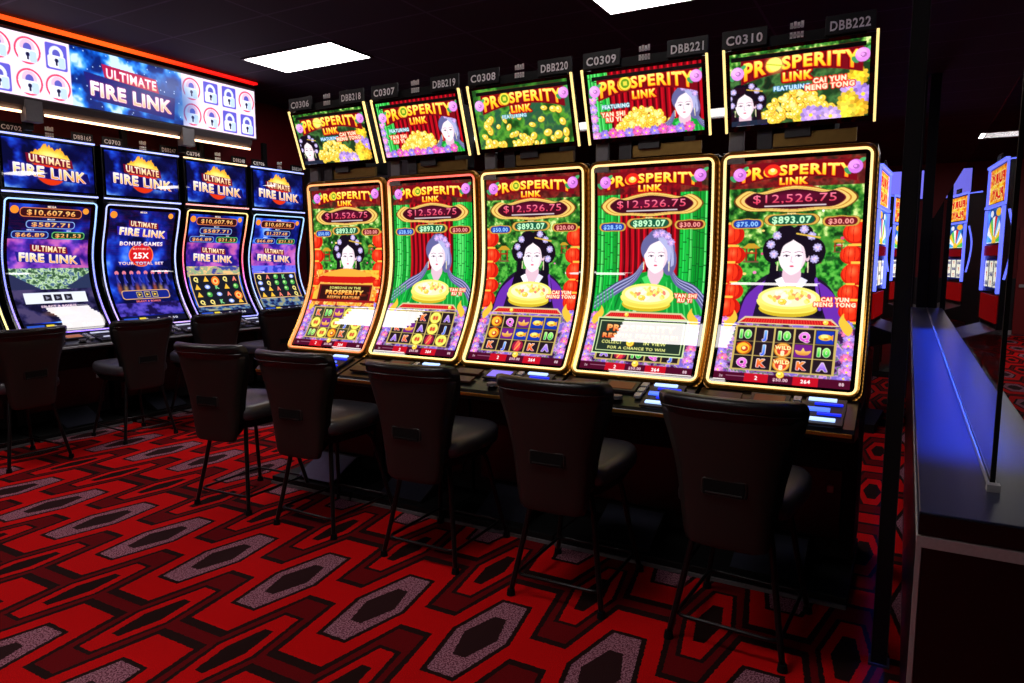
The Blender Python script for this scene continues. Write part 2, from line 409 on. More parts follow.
    c.ell(*P(.86, .1), .12*s, .25*s, sk2)
    c.sm([P(.45, -.6), P(.8, -.2), P(.72, .5), P(.5, .7), P(.6, .1)], sk2, .5)
    if kind == 'dark':
        c.sm([P(-.95, -.3), P(-.8, -.95), P(-.1, -1.2), P(.0, -.98), P(-.55, -.6), P(-.75, .05)], h1); c.sm([P(.0, -1.0), P(.1, -1.2), P(.85, -.95), P(1.0, -.2), P(.8, .15), P(.6, -.55)], h1)
    else:
        c.sm([P(-.95, .0), P(-.8, -.9), P(-.1, -1.25), P(.3, -1.1), P(-.4, -.75), P(-.75, -.2)], h1); c.sm([P(.1, -1.2), P(.9, -.9), P(1.0, .2), P(.82, .5), P(.7, -.4)], h2)
    for q in (-.36, .34):
        c.ell(*P(q, .02), .15*s, .055*s, (244, 238, 246)); c.ell(*P(q+.02, .01), .065*s, .06*s, (40, 28, 46)); c.line([P(q-.19, .02), P(q-.02, -.06), P(q+.19, .0)], .04*s, (66, 46, 66)); c.line([P(q-.22, -.2), P(q+.02, -.27), P(q+.24, -.2)], .035*s, (120, 92, 116))
    c.line([P(-.04, .05), P(-.09, .36), P(.04, .4)], .05*s, (222, 176, 192))
    c.ell(*P(-.02, .64), .125*s, .06*s, (226, 92, 120)); c.line([P(-.12, .64), P(.09, .64)], .022*s, (170, 50, 80))
    c.line([P(.9, .4), P(.92, 1.0)], .07*s, (236, 226, 180)); c.line([P(-.84, .4), P(-.86, .9)], .07*s, (236, 226, 180))
    for i, (a, b) in enumerate([(-1.3, -.7), (-.95, -1.25), (-1.1, -.1), (1.05, -1.2), (1.4, -.5), (.6, -1.6), (1.25, .2)] if kind == 'dark' else [(.35, -1.5), (.75, -1.3), (1.0, -.9), (.0, -1.45)]):
        flower(c, *P(a, b), (.24 if kind == 'dark' else .25)*s, (190, 176, 236) if kind == 'dark' else (190, 160, 232), mid=(255, 180, 200), seed=i)
    if kind == 'dark': c.line([P(.2, -1.35), P(1.5, -1.1)], .1*s, (216, 176, 70))
def bowl(c, x, y, s):
    c.ell(x, y+.75*s, 2.0*s, .62*s, (206, 176, 40)); c.ell(x, y+.62*s, 1.95*s, .5*s, (244, 226, 90))
    c.sm([(x-2.1*s, y), (x-1.7*s, y+.75*s), (x, y+1.0*s), (x+1.7*s, y+.75*s), (x+2.1*s, y), (x, y-.3*s)], ((255, 244, 150), (232, 206, 70)))
    c.ell(x, y-.1*s, 2.12*s, .86*s, (250, 236, 120)); c.ell(x, y-.1*s, 1.86*s, .68*s, (255, 246, 190))
    r = random.Random(3)
    for i in range(34):
        a = r.uniform(0, 2*PI); q = r.uniform(0, .85)**.6
        c.ell(x+math.cos(a)*1.7*s*q, y-.1*s+math.sin(a)*.55*s*q, .2*s, .12*s, r.choice([(255, 214, 90), (244, 160, 90), (255, 250, 220), (236, 130, 110), (255, 236, 130)]), rot=r.uniform(0, 3))
    coin(c, x-.4*s, y+.22*s, .3*s, .22*s)
def title(c, x, y, w, h, orb='coin', band=True):
    k = w/2
    wp = lambda X, Y: (X, Y*(1+.45*(X/k)**2)+(abs(X/k)**2)*h*.42)
    if band:
        pts = [(x+q*k*1.06, y-h*.85+q*q*h*.15) for q in np.linspace(-1, 1, 15)]+[(x+q*k*1.06, y+h*.75+q*q*h*.75) for q in np.linspace(1, -1, 15)]
        c.poly(pts, (120, 10, 24))
    g = ((255, 250, 130), (255, 214, 40), (250, 150, 30))
    c.text('PROSPERITY', x, y, h, g, ol=(206, 22, 20), ow=max(.7, h*.08), w=w, bold=.035, warp=wp, ol2=(96, 6, 14), ow2=max(.6, h*.07))
    ox = x-.43*k if w < 200 else x; r = h*.68
    if orb == 'coin':
        c.ell(ox, y+h*.08, r, r*1.0, (196, 120, 20)); c.ell(ox, y+h*.08, r*.88, r*.88, (250, 224, 70)); c.ell(ox, y+h*.08, r*.62, r*.62, (96, 150, 30)); c.rect(ox-r*.3, y-h*.12, ox+r*.3, y+h*.28, (230, 216, 70))
    elif orb == 'burst':
        c.ell(ox, y+h*.1, r*1.5, r*1.4, (255, 255, 120), soft=.8); c.ell(ox, y+h*.08, r*.8, r*.8, (255, 244, 120)); c.line([(ox-r, y), (ox+r, y+r*.4)], h*.12, (200, 210, 60))
    else:
        c.ell(ox, y+h*.05, r*1.25, r, (226, 36, 26)); c.ell(ox, y+h*.15, r*.7, r*.5, (255, 206, 70)); c.ell(ox, y+h*.0, r*.34, r*.3, (255, 246, 170))
    c.text('LINK', x-w*.02, y+h*1.2, h*.7, g, ol=(200, 20, 20), ow=max(.6, h*.1), w=w*.26, bold=.05, ol2=(96, 6, 14), ow2=.5)
def plaque(c, x, y, w, h, fill, t, tc, rim=(214, 170, 70), th=.5, tw=.7):
    for k, cc in ((1.0, (120, 70, 20)), (.97, rim), (.86, (110, 20, 30)), (.83, fill)):
        W, H = w/2*(k if k > .9 else k), h/2*(k if k > .9 else k-.05)
        c.sm([(x-W, y), (x-W*.84, y-H*.75), (x-W*.4, y-H*.86), (x, y-H), (x+W*.4, y-H*.86), (x+W*.84, y-H*.75), (x+W, y), (x+W*.84, y+H*.75), (x+W*.4, y+H*.9), (x, y+H*.86), (x-W*.4, y+H*.9), (x-W*.84, y+H*.75)], cc, n=5)
    c.text(t, x, y, h*th, tc, w=w*tw, bold=.03)
def sym(c, k, x0, y0, x1, y1):
    x, y = (x0+x1)/2, (y0+y1)/2; r = min(x1-x0, y1-y0)/2; L = dict(K=((255, 150, 60), (220, 60, 30)), J=((120, 190, 255), (60, 90, 220)), Q=((255, 140, 240), (200, 50, 190)), A=((200, 160, 255), (120, 80, 210)))
    if k in L: c.text(k, x, y, r*1.15, L[k], ol=(250, 226, 230), ow=.35, bold=.06)
    elif k == '10': c.text('10', x, y, r*1.15, ((170, 250, 120), (30, 170, 50)), ol=(230, 250, 200), ow=.35, bold=.06)
    elif k == 'W':
        c.ell(x, y, r*1.15, r*1.1, (196, 120, 30)); c.ell(x, y, r*1.0, r*.95, (250, 190, 90)); c.ell(x, y+.1*r, r*.75, r*.7, (214, 60, 40)); c.text('WILD', x, y-.35*r, r*.55, (255, 240, 160), ol=(200, 40, 20), ow=.4, w=r*2.1, bold=.06)
        c.text('8', x, y+.45*r, r*.7, (255, 236, 190), bold=.07)
    elif k == 'C': c.ell(x, y, r*1.2, r*1.15, (190, 170, 40)); c.ell(x, y, r*1.08, r*1.02, (248, 240, 110)); c.ell(x, y, r*.8, r*.75, (214, 224, 90)); c.text('88', x, y, r*.7, (206, 60, 40), ol=(255, 220, 120), ow=.3, bold=.06)
    elif k == 'F':
        c.rect(x0+.3, y0+.3, x1-.3, y1-.3, (20, 50, 170)); c.ell(x, y, r*.85, r*.45, (250, 190, 50)); c.ell(x-.1*r, y-.15*r, r*.5, r*.3, (255, 236, 130)); c.poly([(x+.5*r, y), (x+r, y-.5*r), (x+r, y+.5*r)], (240, 160, 30)); c.ell(x+.1*r, y+.2*r, .3*r, .14*r, (200, 110, 20))
    elif k == 'B':
        c.rect(x0+.3, y0+.3, x1-.3, y1-.3, (110, 30, 130)); c.sm([(x-r, y-.1*r), (x-.3*r, y), (x, y-.5*r), (x+.3*r, y), (x+r, y-.1*r), (x+.6*r, y+.55*r), (x-.6*r, y+.55*r)], ((255, 226, 120), (214, 130, 50)))
    elif k == 'D':
        c.ell(x, y, r*1.05, r, (206, 110, 20)); c.ell(x-.1*r, y, r*.85, r*.8, (250, 190, 50)); c.ell(x+.1*r, y+.1*r, r*.5, r*.45, (196, 60, 30)); c.ell(x, y, r*.25, r*.25, (255, 236, 150)); c.line([(x-r, y-.6*r), (x, y-r), (x+r, y-.3*r)], .6, (200, 40, 30))
    elif k == 'P': c.ell(x, y, r, r*1.05, (150, 20, 60)); c.sm([(x, y-r), (x+.5*r, y), (x+.3*r, y+.9*r), (x-.5*r, y+.6*r), (x-.5*r, y-.2*r)], ((255, 120, 90), (220, 40, 60))); c.line([(x-.4*r, y+.8*r), (x+.4*r, y-.6*r)], .7, (255, 200, 90))
def reels(c, x0, y0, x1, y1, rows, dim=1, bgc=(34, 22, 30)):
    n = len(rows[0]); m = len(rows); cw = (x1-x0)/n; ch = (y1-y0)/m
    c.rect(x0-1.2, y0-1, x1+1.2, y1+1, (196, 170, 96))
    for j in range(m):
        for i in range(n): c.rect(x0+i*cw+.55, y0+j*ch+.25, x0+(i+1)*cw-.55, y0+(j+1)*ch-.25, bgc)
    for j in range(m):
        for i in range(n):
            if rows[j][i]: sym(c, rows[j][i], x0+i*cw+.8, y0+j*ch+.5, x0+(i+1)*cw-.8, y0+(j+1)*ch-.5)
def name_mark(c, x, y, a, b, s=1.0):
    c.text(a, x, y, 3.2*s, (255, 236, 200), ol=(226, 40, 20), ow=.7*s, bold=.06); c.text(b, x, y+4*s, 3.2*s, (255, 236, 200), ol=(226, 40, 20), ow=.7*s, bold=.06)
def prosperity(kind, reel, orb, amts, seed, names, respin=False, popup=False):
    c = Cv(100, 184, 236)
    if kind == 'dark': garden(c, 0, 140, seed)
    else:
        curtain(c, 0, 100, 0, 140); bamboo(c, 0, 22, 0, 140, seed); bamboo(c, 76, 100, 0, 140, seed+2)
    c.speck(0, 0, 100, 22, [(90, 10, 20), (150, 16, 26), (60, 20, 20)], 8, seed+9, a=.85)
    if kind == 'dark':
        pagoda(c, 19, 70, 1.2); pagoda(c, 84, 66, .8)
        c.line([(70, 62), (72, 82)], 1.2, (96, 60, 40)); c.ell(72, 68, 9, 7, (70, 150, 50), .7)
    lady(c, 51 if kind == 'dark' else 56, 76.5, 13.0, kind)
    if kind == 'dark':
        for x in (3, 97):
            for i, y in enumerate((59, 76, 91, 106, 120)): lantern(c, x+(3 if i % 2 else 0)*(1 if x < 50 else -1), y, 10.2 if i % 2 == 0 else 8.6)
    else:
        for i in range(6): c.line([(2+i*3, 112-i), (6+i*3.2, 132)], 2, (24, 190, 64), .6)
    bowl(c, 50, 111.5, 11)
    name_mark(c, 84, 111, *names)
    # lower cabinet art
    c.speck(0, 133, 100, 184, [(50, 24, 70), (150, 90, 190), (70, 120, 70), (226, 160, 220), (120, 100, 200)], 16, seed+5)
    for i in range(9):
        for x in (4, 96): flower(c, x+random.Random(i+seed).uniform(-2, 2), 132+i*5.4, 4.2, [(226, 130, 214), (150, 120, 230), (240, 110, 170), (180, 140, 236)][(i+int(x > 50)) % 4], seed=i)
    for x in (2, 98):
        c.sm([(x, 134), (x+(6 if x < 50 else -6), 126), (x+(7 if x < 50 else -7), 122), (x+(10 if x < 50 else -10), 130), (x+(3 if x < 50 else -3), 140)], (232, 190, 60))
    # roof bar
    c.poly([(12, 133), (18, 127), (83, 127), (89, 133)], (216, 196, 150)); c.poly([(14, 132.3), (19, 128.3), (82, 128.3), (87, 132.3)], (196, 20, 26))
    for i in range(33): c.line([(20+i*1.95, 128.4), (18.5+i*2.05, 132.2)], .4, (250, 90, 70), .9)
    coin(c, 79 if seed % 2 else 34, 130, 2)
    reels(c, 13, 136, 87, 173, reel, bgc=(34, 22, 30) if not popup else (60, 60, 40))
    if respin:
        c.rect(8, 133, 90, 168, (214, 236, 170)); c.rect(9, 134, 89, 167, (26, 52, 34)); c.rect(11, 136, 87, 165, (214, 236, 170)); c.rect(11.6, 136.6, 86.4, 164.4, (36, 50, 40))
        c.text('PROSPERITY', 49, 142.5, 5.6, ((255, 200, 120), (240, 100, 40)), ol=(120, 20, 10), ow=.4, w=62, bold=.05)
        c.text('RESPIN FEATURE!', 49, 150, 4.2, ((255, 190, 110), (240, 90, 40)), ol=(120, 20, 10), ow=.4, w=68, bold=.05)
        c.text('COLLECT', 25, 156.2, 3, (226, 226, 130), w=19, bold=.03); coin(c, 42, 156.5, 3.6); c.text('IN VIEW', 64, 156.2, 3, (226, 226, 130), w=20, bold=.03)
        c.text('FOR A CHANCE TO WIN', 48, 161.5, 2.6, (226, 226, 130), w=52, bold=.03)
    if popup:
        c.speck(4, 92, 96, 133, [(250, 190, 60), (240, 120, 40), (250, 230, 120), (200, 60, 30)], 10, seed+1)
        c.sm([(6, 101), (22, 97), (50, 94), (78, 97), (94, 101), (88, 106), (12, 106)], (200, 24, 20)); c.sm([(16, 96), (50, 90), (84, 96), (80, 99), (20, 99)], (240, 170, 60))
        c.rect(9, 107, 91, 128, (230, 170, 70)); c.rect(11, 108.5, 89, 127, (110, 14, 24)); c.rect(14, 110, 86, 126, (46, 18, 16))
        c.text('SOMEONE IN THE', 50, 112.3, 2.7, (220, 220, 120), w=46, bold=.03); c.text('PROSPERITY', 50, 117.6, 5, ((255, 230, 120), (240, 130, 40)), ol=(130, 20, 10), ow=.4, w=56, bold=.05)
        c.text('RESPIN FEATURE', 50, 123.4, 3.2, ((255, 200, 110), (230, 110, 40)), w=48, bold=.05)
        c.rect(4, 126.5, 96, 129, (150, 20, 26)); lantern(c, 6, 106, 5); lantern(c, 94, 106, 5)
    # bottom bar
    c.rect(0, 176.5, 100, 184, (74, 8, 36)); c.rect(24, 176.5, 42, 184, (190, 14, 34)); c.rect(60, 176.5, 78, 184, (190, 14, 34))
    c.text('2', 33, 180, 3.2, Wh); c.text('264', 69, 180, 3, Wh, bold=.04); c.text('$50.00', 51, 180.2, 2.6, (240, 200, 210)); c.text('2c', 6, 180, 2, (230, 200, 210)); c.text('88', 94, 180, 2.4, (230, 200, 210))
    c.line([(10, 179.5), (24, 179.5)], .6, (150, 90, 120)); coin(c, 50.5, 176, 3)
    # crest: title and jackpots
    title(c, 51, 8.6, 82, 7.4, orb)
    c.rect(0, 0, 13, 2.2, (40, 38, 40)); rose(c, 8, 11, 5.2); rose(c, 93, 9, 5.2)
    c.sm([(30, 24.5), (50, 20.5), (70, 24.5), (50, 27)], (206, 40, 30)); c.text('GRAND', 50, 23.6, 1.9, (255, 220, 150), bold=.03)
    for s_, cc in ((1.03, (110, 60, 20)), (1.0, (236, 200, 100)), (.93, (190, 120, 40)), (.9, (236, 200, 110)), (.84, (120, 24, 32)), (.82, (60, 10, 26))):
        W, H = 45*s_, 12.2*(s_ if s_ > .95 else s_-.06)
        c.sm([(50-W, 32), (50-W*.8, 32-H*.62), (50-W*.58, 32-H*.5), (50-W*.3, 32-H*.72), (50, 32-H*.85), (50+W*.3, 32-H*.72), (50+W*.58, 32-H*.5), (50+W*.8, 32-H*.62), (50+W, 32), (50+W*.8, 32+H*.62), (50+W*.4, 32+H*.7), (50, 32+H*.8), (50-W*.4, 32+H*.7), (50-W*.8, 32+H*.62)], cc, n=5)
    c.ell(50, 30, 26, 5, (120, 14, 60), .7, soft=.7)
    c.text(amts[0], 50, 30.8, 6.6, ((255, 130, 160), (230, 50, 80)), w=62, bold=.0); c.rect(28, 36.2, 74, 37.3, (236, 226, 230), .85)
    plaque(c, 49, 47.8, 42, 10.5, (14, 86, 60), amts[2], (196, 250, 200), th=.52, tw=.7); plaque(c, 15, 50.5, 26, 9, (24, 62, 160), amts[1], (150, 200, 255), th=.42, tw=.66); plaque(c, 85, 49.8, 27, 9, (110, 20, 30), amts[3], (250, 160, 150), th=.42, tw=.66)
    c.text('MAJOR', 49, 43, 1.4, (250, 220, 150))
    return c
def top_art(kind, names, orb, seed):
    c = Cv(100, 56, 210)
    if kind == 'dark':
        garden(c, 0, 80, seed); c.speck(0, 18, 100, 56, [(30, 60, 30), (70, 120, 60), (20, 40, 24)], 8, seed)
    elif kind == 'silver': curtain(c, 0, 100, 0, 56); bamboo(c, 0, 19, 0, 56, seed)
    else: c.speck(0, 0, 100, 56, [(26, 70, 24), (50, 120, 40), (90, 160, 50), (40, 90, 60)], 7, seed)
    if kind in ('dark', 'silver'):
        X, Y = (50, 55)
        r = random.Random(seed+4)
        for i in range(150):
            q = r.uniform(-1, 1); yy = r.uniform(0, 1); h = 23*(1-q*q*.95)
            coin(c, X+q*30, Y-h*yy, 2.9, 2.5, rot=r.uniform(0, 3))
        for a, b in ((-9, -17), (2, -20), (10, -16), (-3, -12), (12, -9), (-13, -10)): c.ell(X+a, Y+b, 3.2, 3, (255, 250, 160), .9, soft=.6)
    if kind == 'dark':
        lady(c, 11, 40, 9, 'dark', body=True, flip=1); c.rect(0, 52, 28, 56, (30, 40, 60))
        for i, (x, y, col) in enumerate([(92, 27, (250, 200, 40)), (88, 36, (196, 160, 244)), (96, 40, (170, 130, 236)), (86, 44, (250, 206, 50)), (93, 50, (244, 180, 40)), (84, 52, (250, 220, 60)), (66, 53, (170, 140, 240)), (74, 54, (206, 170, 246)), (57, 54, (244, 220, 50)), (60, 52, (190, 150, 240))]): flower(c, x, y, 7.2, col, seed=i, n=9)
        c.text('FEATURING', 46, 29.5, 3.2, (210, 240, 255), ol=(40, 110, 170), ow=.5, w=26, bold=.04); name_mark(c, 73, 26.5, *names, s=1.15)
    elif kind == 'silver':
        c.ell(88, 58, 17, 14, (24, 150, 60)); lady(c, 84, 34, 9.4, 'silver', body=True)
        for i in range(12): flower(c, 4+i*7.6, 54-(i % 3), 4.4, [(226, 110, 220), (150, 120, 236), (240, 90, 180)][i % 3], seed=i)
        for i in range(5): flower(c, 3, 22+i*8, 4, [(226, 150, 226), (190, 150, 240)][i % 2], seed=i)
        c.text('FEATURING', 24, 29, 3.2, (220, 244, 250), ol=(60, 130, 150), ow=.5, w=25, bold=.04); name_mark(c, 21, 35.5, *names, s=1.15)
    else:
        r = random.Random(seed)
        for i in range(52): coin(c, 50+r.uniform(-44, 44), 56-abs(r.gauss(0, 9))-(r.uniform(8, 26) if i % 3 == 0 else 0), r.uniform(2.4, 4.6), r.uniform(2.0, 4.2), rot=r.uniform(0, 3))
        c.text('FEATURING', 42, 27.5, 3.2, (200, 236, 244), ol=(50, 120, 140), ow=.5, w=26, bold=.04)
    c.speck(14, 3, 92, 7, [(120, 14, 24), (150, 16, 30)], 8, seed, a=.7)
    title(c, 52, 10.4, 82, 9, orb)
    rose(c, 6, 15, 5, (226, 150, 236)); rose(c, 95, 12, 5, (226, 140, 230))
    return c
def fire_logo(c, x, y, w, dark=(20, 14, 90), flame=True):
    h = w*.125
    if flame:
        r = random.Random(4)
        c.ell(x, y+w*.03, w*.24, w*.24, (250, 120, 20), soft=.25); c.ell(x, y+w*.06, w*.2, w*.2, (220, 50, 16))
        for i in range(11):
            a = -1+2*i/10; hh = w*(.15-.11*a*a)*r.uniform(.7, 1.15); c.sm([(x+a*w*.2-w*.055, y-w*.04), (x+a*w*.2-w*.035, y-w*.1-hh*.4), (x+a*w*.2+r.uniform(-.01, .03)*w, y-w*.1-hh), (x+a*w*.2+w*.03, y-w*.1-hh*.35), (x+a*w*.2+w*.06, y-w*.04)], ((255, 160, 30), (255, 226, 90), (250, 120, 20)), .95)
        c.ell(x, y-w*.08, w*.15, w*.09, (255, 240, 140), soft=.6)
    g = ((255, 255, 255), (255, 236, 200), (250, 150, 50))
    c.poly([(x-w*.29, y-w*.115), (x+w*.27, y-w*.075), (x+w*.29, y+w*.035), (x-w*.28, y+w*.0)], (110, 10, 40))
    c.text('ULTIMATE', x-.0*w, y-w*.045, h*.72, ((255, 255, 240), (255, 190, 110)), ol=(120, 14, 40), ow=w*.006, w=w*.5, bold=.03, warp=lambda X, Y: (X, Y+X*.07))
    c.poly([(x-w*.5, y+w*.0), (x+w*.47, y+w*.08), (x+w*.5, y+w*.22), (x-w*.47, y+w*.16)], dark)
    c.text('FIRE LINK', x, y+w*.105, h*1.05, ((255, 250, 240), (255, 206, 130), (244, 130, 40)), ol=(236, 226, 255), ow=w*.005, w=w*.88, bold=.022, warp=lambda X, Y: (X, Y+X*.06), ol2=(44, 24, 140), ow2=w*.006)
def fire_bg(c, y0, y1, seed):
    c.speck(0, y0, c.W, y1, [(6, 8, 50), (14, 26, 130), (30, 80, 220), (130, 180, 255)], 5, seed, lo=.35, hi=.78)
def fire_top():
    c = Cv(100, 54, 190); fire_bg(c, 0, 54, 3); c.ell(75, 10, 30, 22, (6, 6, 50), .8, soft=.7); c.ell(50, 50, 60, 8, (8, 8, 60), .7, soft=.8); fire_logo(c, 50, 25, 90); return c
def jack(c, x, y, w, h, t, rim, fill=(50, 14, 20)):
    c.rect(x-w/2, y-h/2, x+w/2, y+h/2, rim, r=h*.4); c.rect(x-w/2+.8, y-h/2+.8, x+w/2-.8, y+h/2-.8, fill, r=h*.36)
    c.text(t, x, y, h*.55, ((255, 214, 130), (246, 130, 60)), w=w*.78, bold=.02)
def fire_main(v):
    c = Cv(100, 170, 190); fire_bg(c, 0, 170, v)
    c.ell(6, 8, 5, 5, (250, 140, 40)); c.ell(93, 6, 4, 4, (250, 150, 50)); c.text('MEGA', 50, 2.6, 2.6, (255, 220, 190), bold=.05)
    if v != 2:
        jack(c, 50, 10.5, 76, 12, '$10,607.96', (250, 130, 60)); jack(c, 50, 26, 60, 10, '$1,227.68' if v == 4 else '$587.71', (150, 190, 255), (20, 16, 90)); jack(c, 26, 40, 44, 9.5, '$66.89', (120, 170, 255), (24, 20, 90)); jack(c, 73, 40, 42, 9.5, '$21.53', (110, 210, 110), (16, 44, 30))
        c.text('MAJOR', 50, 19, 2, Wh); c.text('MINOR', 26, 33.6, 1.8, Wh); c.text('MINI', 73, 33.6, 1.8, Wh)
        c.speck(0, 46, 100, 84, [(50, 20, 130), (150, 60, 190), (236, 110, 190)], 5, v+2, a=.8)
        fire_logo(c, 50, 62, 82, dark=(30, 26, 130), flame=False)
    if v == 1:
        c.speck(0, 84, 100, 118, [(50, 80, 60), (120, 160, 110), (210, 236, 190), (70, 100, 130)], 26, 5)
        c.poly([(0, 90), (36, 112), (0, 118)], (40, 44, 80)); c.poly([(100, 90), (66, 110), (100, 118)], (40, 50, 84)); c.speck(0, 112, 100, 158, [(16, 14, 44), (40, 36, 80), (70, 60, 100)], 8, 8)
        c.ell(50, 146, 26, 6, (214, 140, 80), .6, soft=.8)
        c.rect(12, 116, 90, 131, (226, 230, 244))
        for i in range(3): c.rect(35+i*13, 119, 45+i*13, 128, (30, 28, 40)); c.poly([(38+i*13, 121), (43+i*13, 123.5), (38+i*13, 126)], (140, 140, 160))
        c.text('SELECT A BONUS', 51, 135.5, 3, (236, 200, 220), w=44, bold=.04)
    elif v == 2:
        fire_logo(c, 52, 24, 80, dark=(40, 30, 160), flame=False)
        c.ell(52, 66, 19, 17, (250, 120, 60)); c.ell(52, 66, 17.5, 15.5, (206, 24, 30))
        c.text('BONUS GAMES', 52, 49, 5.6, ((255, 255, 255), (250, 200, 180)), ol=(60, 40, 160), ow=.7, w=66, bold=.03)
        c.text('MULTIPLIED BY', 52, 57, 2.4, (255, 210, 190), w=26, bold=.02); c.text('25X', 52, 66.5, 8.5, Wh, w=24, bold=.03)
        c.text('YOUR TOTAL BET', 52, 78, 4.4, ((255, 250, 240), (250, 190, 170)), ol=(60, 40, 160), ow=.6, w=70, bold=.025)
        for i in range(8):
            x = 13+i*11; c.ell(x, 92, 3, 3, (220, 120, 140)); c.line([(x, 95), (x, 110)], 3.2, (40, 44, 150)); c.line([(x, 99), (x+3, 106)], 1.6, (60, 70, 180))
        for i in range(9): c.ell(14+i*9, 116, 5, 12-(i % 3)*2, [(240, 110, 50), (250, 190, 100), (150, 130, 250)][i % 3], .6, soft=.8)
        c.rect(14, 118, 88, 132, (226, 170, 110), r=4); c.rect(15, 119, 87, 131, (20, 34, 130), r=4)
        for i in range(3): c.rect(36+i*12, 120.5, 45+i*12, 129.5, (190, 170, 110)); c.rect(37+i*12, 121.5, 44+i*12, 128.5, (40, 36, 70)); c.poly([(39+i*12, 123), (43+i*12, 125), (39+i*12, 127)], (250, 200, 60))
        c.text('SELECT A BONUS', 51, 135.5, 2.6, (250, 120, 120), w=38, bold=.04)
        c.speck(0, 138, 100, 158, [(24, 14, 70), (60, 50, 160), (90, 70, 190)], 8, 3)
    else:
        c.speck(0, 84, 100, 100, [(60, 70, 150), (190, 160, 130), (130, 170, 130), (240, 190, 130)], 8, v) if v == 3 else c.speck(0, 84, 100, 98, [(40, 60, 190), (120, 100, 230), (90, 110, 240)], 8, v)
        y0, y1, n = (98, 150, 4) if v == 3 else (98, 142, 4)
        c.rect(3, y0-1.5, 97, y1+1.5, (236, 190, 120)); c.rect(4.5, y0, 95.5, y1, (24, 26, 36))
        r = random.Random(v)
        for j in range(n):
            for i in range(5):
                x, y = 13.5+i*18.2, y0+(j+.5)*(y1-y0)/n; rr = 5
                k = r.randrange(6)
                if k == 0: c.ell(x, y, rr, rr*.9, (70, 160, 70)); c.ell(x-1, y-1, 2.4, 2, (190, 240, 150))
                elif k == 1: c.text('Q', x, y, 7, (250, 230, 130), bold=.06)
                elif k == 2: c.text('A', x, y, 7, (250, 130, 110), bold=.06)
                elif k == 3: c.ell(x, y, rr, rr*.7, (150, 170, 250)); c.ell(x, y, 2.4, 2, (236, 240, 255))
                elif k == 4: c.poly([(x-5, y+4), (x, y-5), (x+5, y+4)], (250, 190, 60))
                else: c.text('K', x, y, 7, (120, 200, 130), bold=.06)
        if v == 3:
            for x, y in ((49, 108), (86, 134)): c.ell(x, y, 7.5, 7.5, (250, 120, 40)); c.ell(x, y, 5, 5, (255, 200, 110)); c.ell(x, y, 2.5, 2.5, (230, 70, 30))
        c.speck(0, y1+2, 100, 162, [(20, 24, 70), (70, 110, 160), (150, 150, 120)], 10, v)
    c.rect(0, 160, 100, 170, (16, 16, 40)); c.text('400     0     2.50', 56, 165, 3.4, (210, 210, 226), w=60); c.rect(3, 162, 24, 168, (40, 80, 190)); c.rect(26, 162, 36, 168, (226, 200, 60))
    return c
def sign_art():
    c = Cv(296, 52, 640); W = 296
    for x0, x1 in ((0, 93), (203, 296)):
        c.rect(x0, 0, x1, 52, (252, 226, 244)); cw = 93/4
        for i in range(4):
            for j in range(2):
                x, y = x0+cw*(i+.5), 13.5+j*25.5
                if (i*3+j*5+int(x0 > 0)*2) % 4 in (0, 1): c.rect(x-9, y-11, x+9, y+11, (96, 90, 206), r=1.5); ring = (226, 230, 250)
                else: c.ell(x, y, 10.5, 11, (236, 60, 100)); c.ell(x, y, 9, 9.5, (253, 232, 244)); ring = (240, 190, 214)
                c.ell(x, y-2.5, 6, 6.6, ring); c.ell(x, y-2.2, 3.3, 3.9, (92, 90, 190)); c.rect(x-7.4, y-1, x+7.4, y+9.4, (240, 240, 255), r=2); c.rect(x+1.5, y, x+7, y+9, (190, 214, 250), r=1.5)
                c.ell(x, y+3, 1.6, 1.8, (20, 16, 60)); c.rect(x-.8, y+3, x+.8, y+7.4, (20, 16, 60))
    c.speck(93, 0, 203, 52, [(4, 30, 110), (10, 80, 190), (60, 150, 240), (200, 230, 255)], 6, 11)
    c.ell(185, 30, 40, 34, (6, 70, 150), .75, soft=.6)
    r = random.Random(1)
    for _ in range(70): c.ell(r.uniform(95, 201), r.uniform(1, 51), .5, .5, (200, 226, 255))
    g = ((255, 250, 250), (250, 226, 236), (250, 190, 150))
    c.poly([(121, 10), (175, 13), (178, 27), (124, 25)], (170, 16, 70))
    c.text('ULTIMATE', 150, 18, 8.6, g, ol=(190, 20, 80), ow=.8, w=50, bold=.03, warp=lambda X, Y: (X, Y+X*.04))
    c.poly([(104, 20), (195, 27), (193, 48), (110, 43)], (26, 20, 110))
    c.text('FIRE LINK', 150, 34.5, 12, ((255, 250, 250), (252, 214, 200), (246, 160, 110)), ol=(244, 236, 255), ow=.5, w=80, bold=.025, warp=lambda X, Y: (X, Y+X*.04), ol2=(120, 20, 110), ow2=.7)
    return c

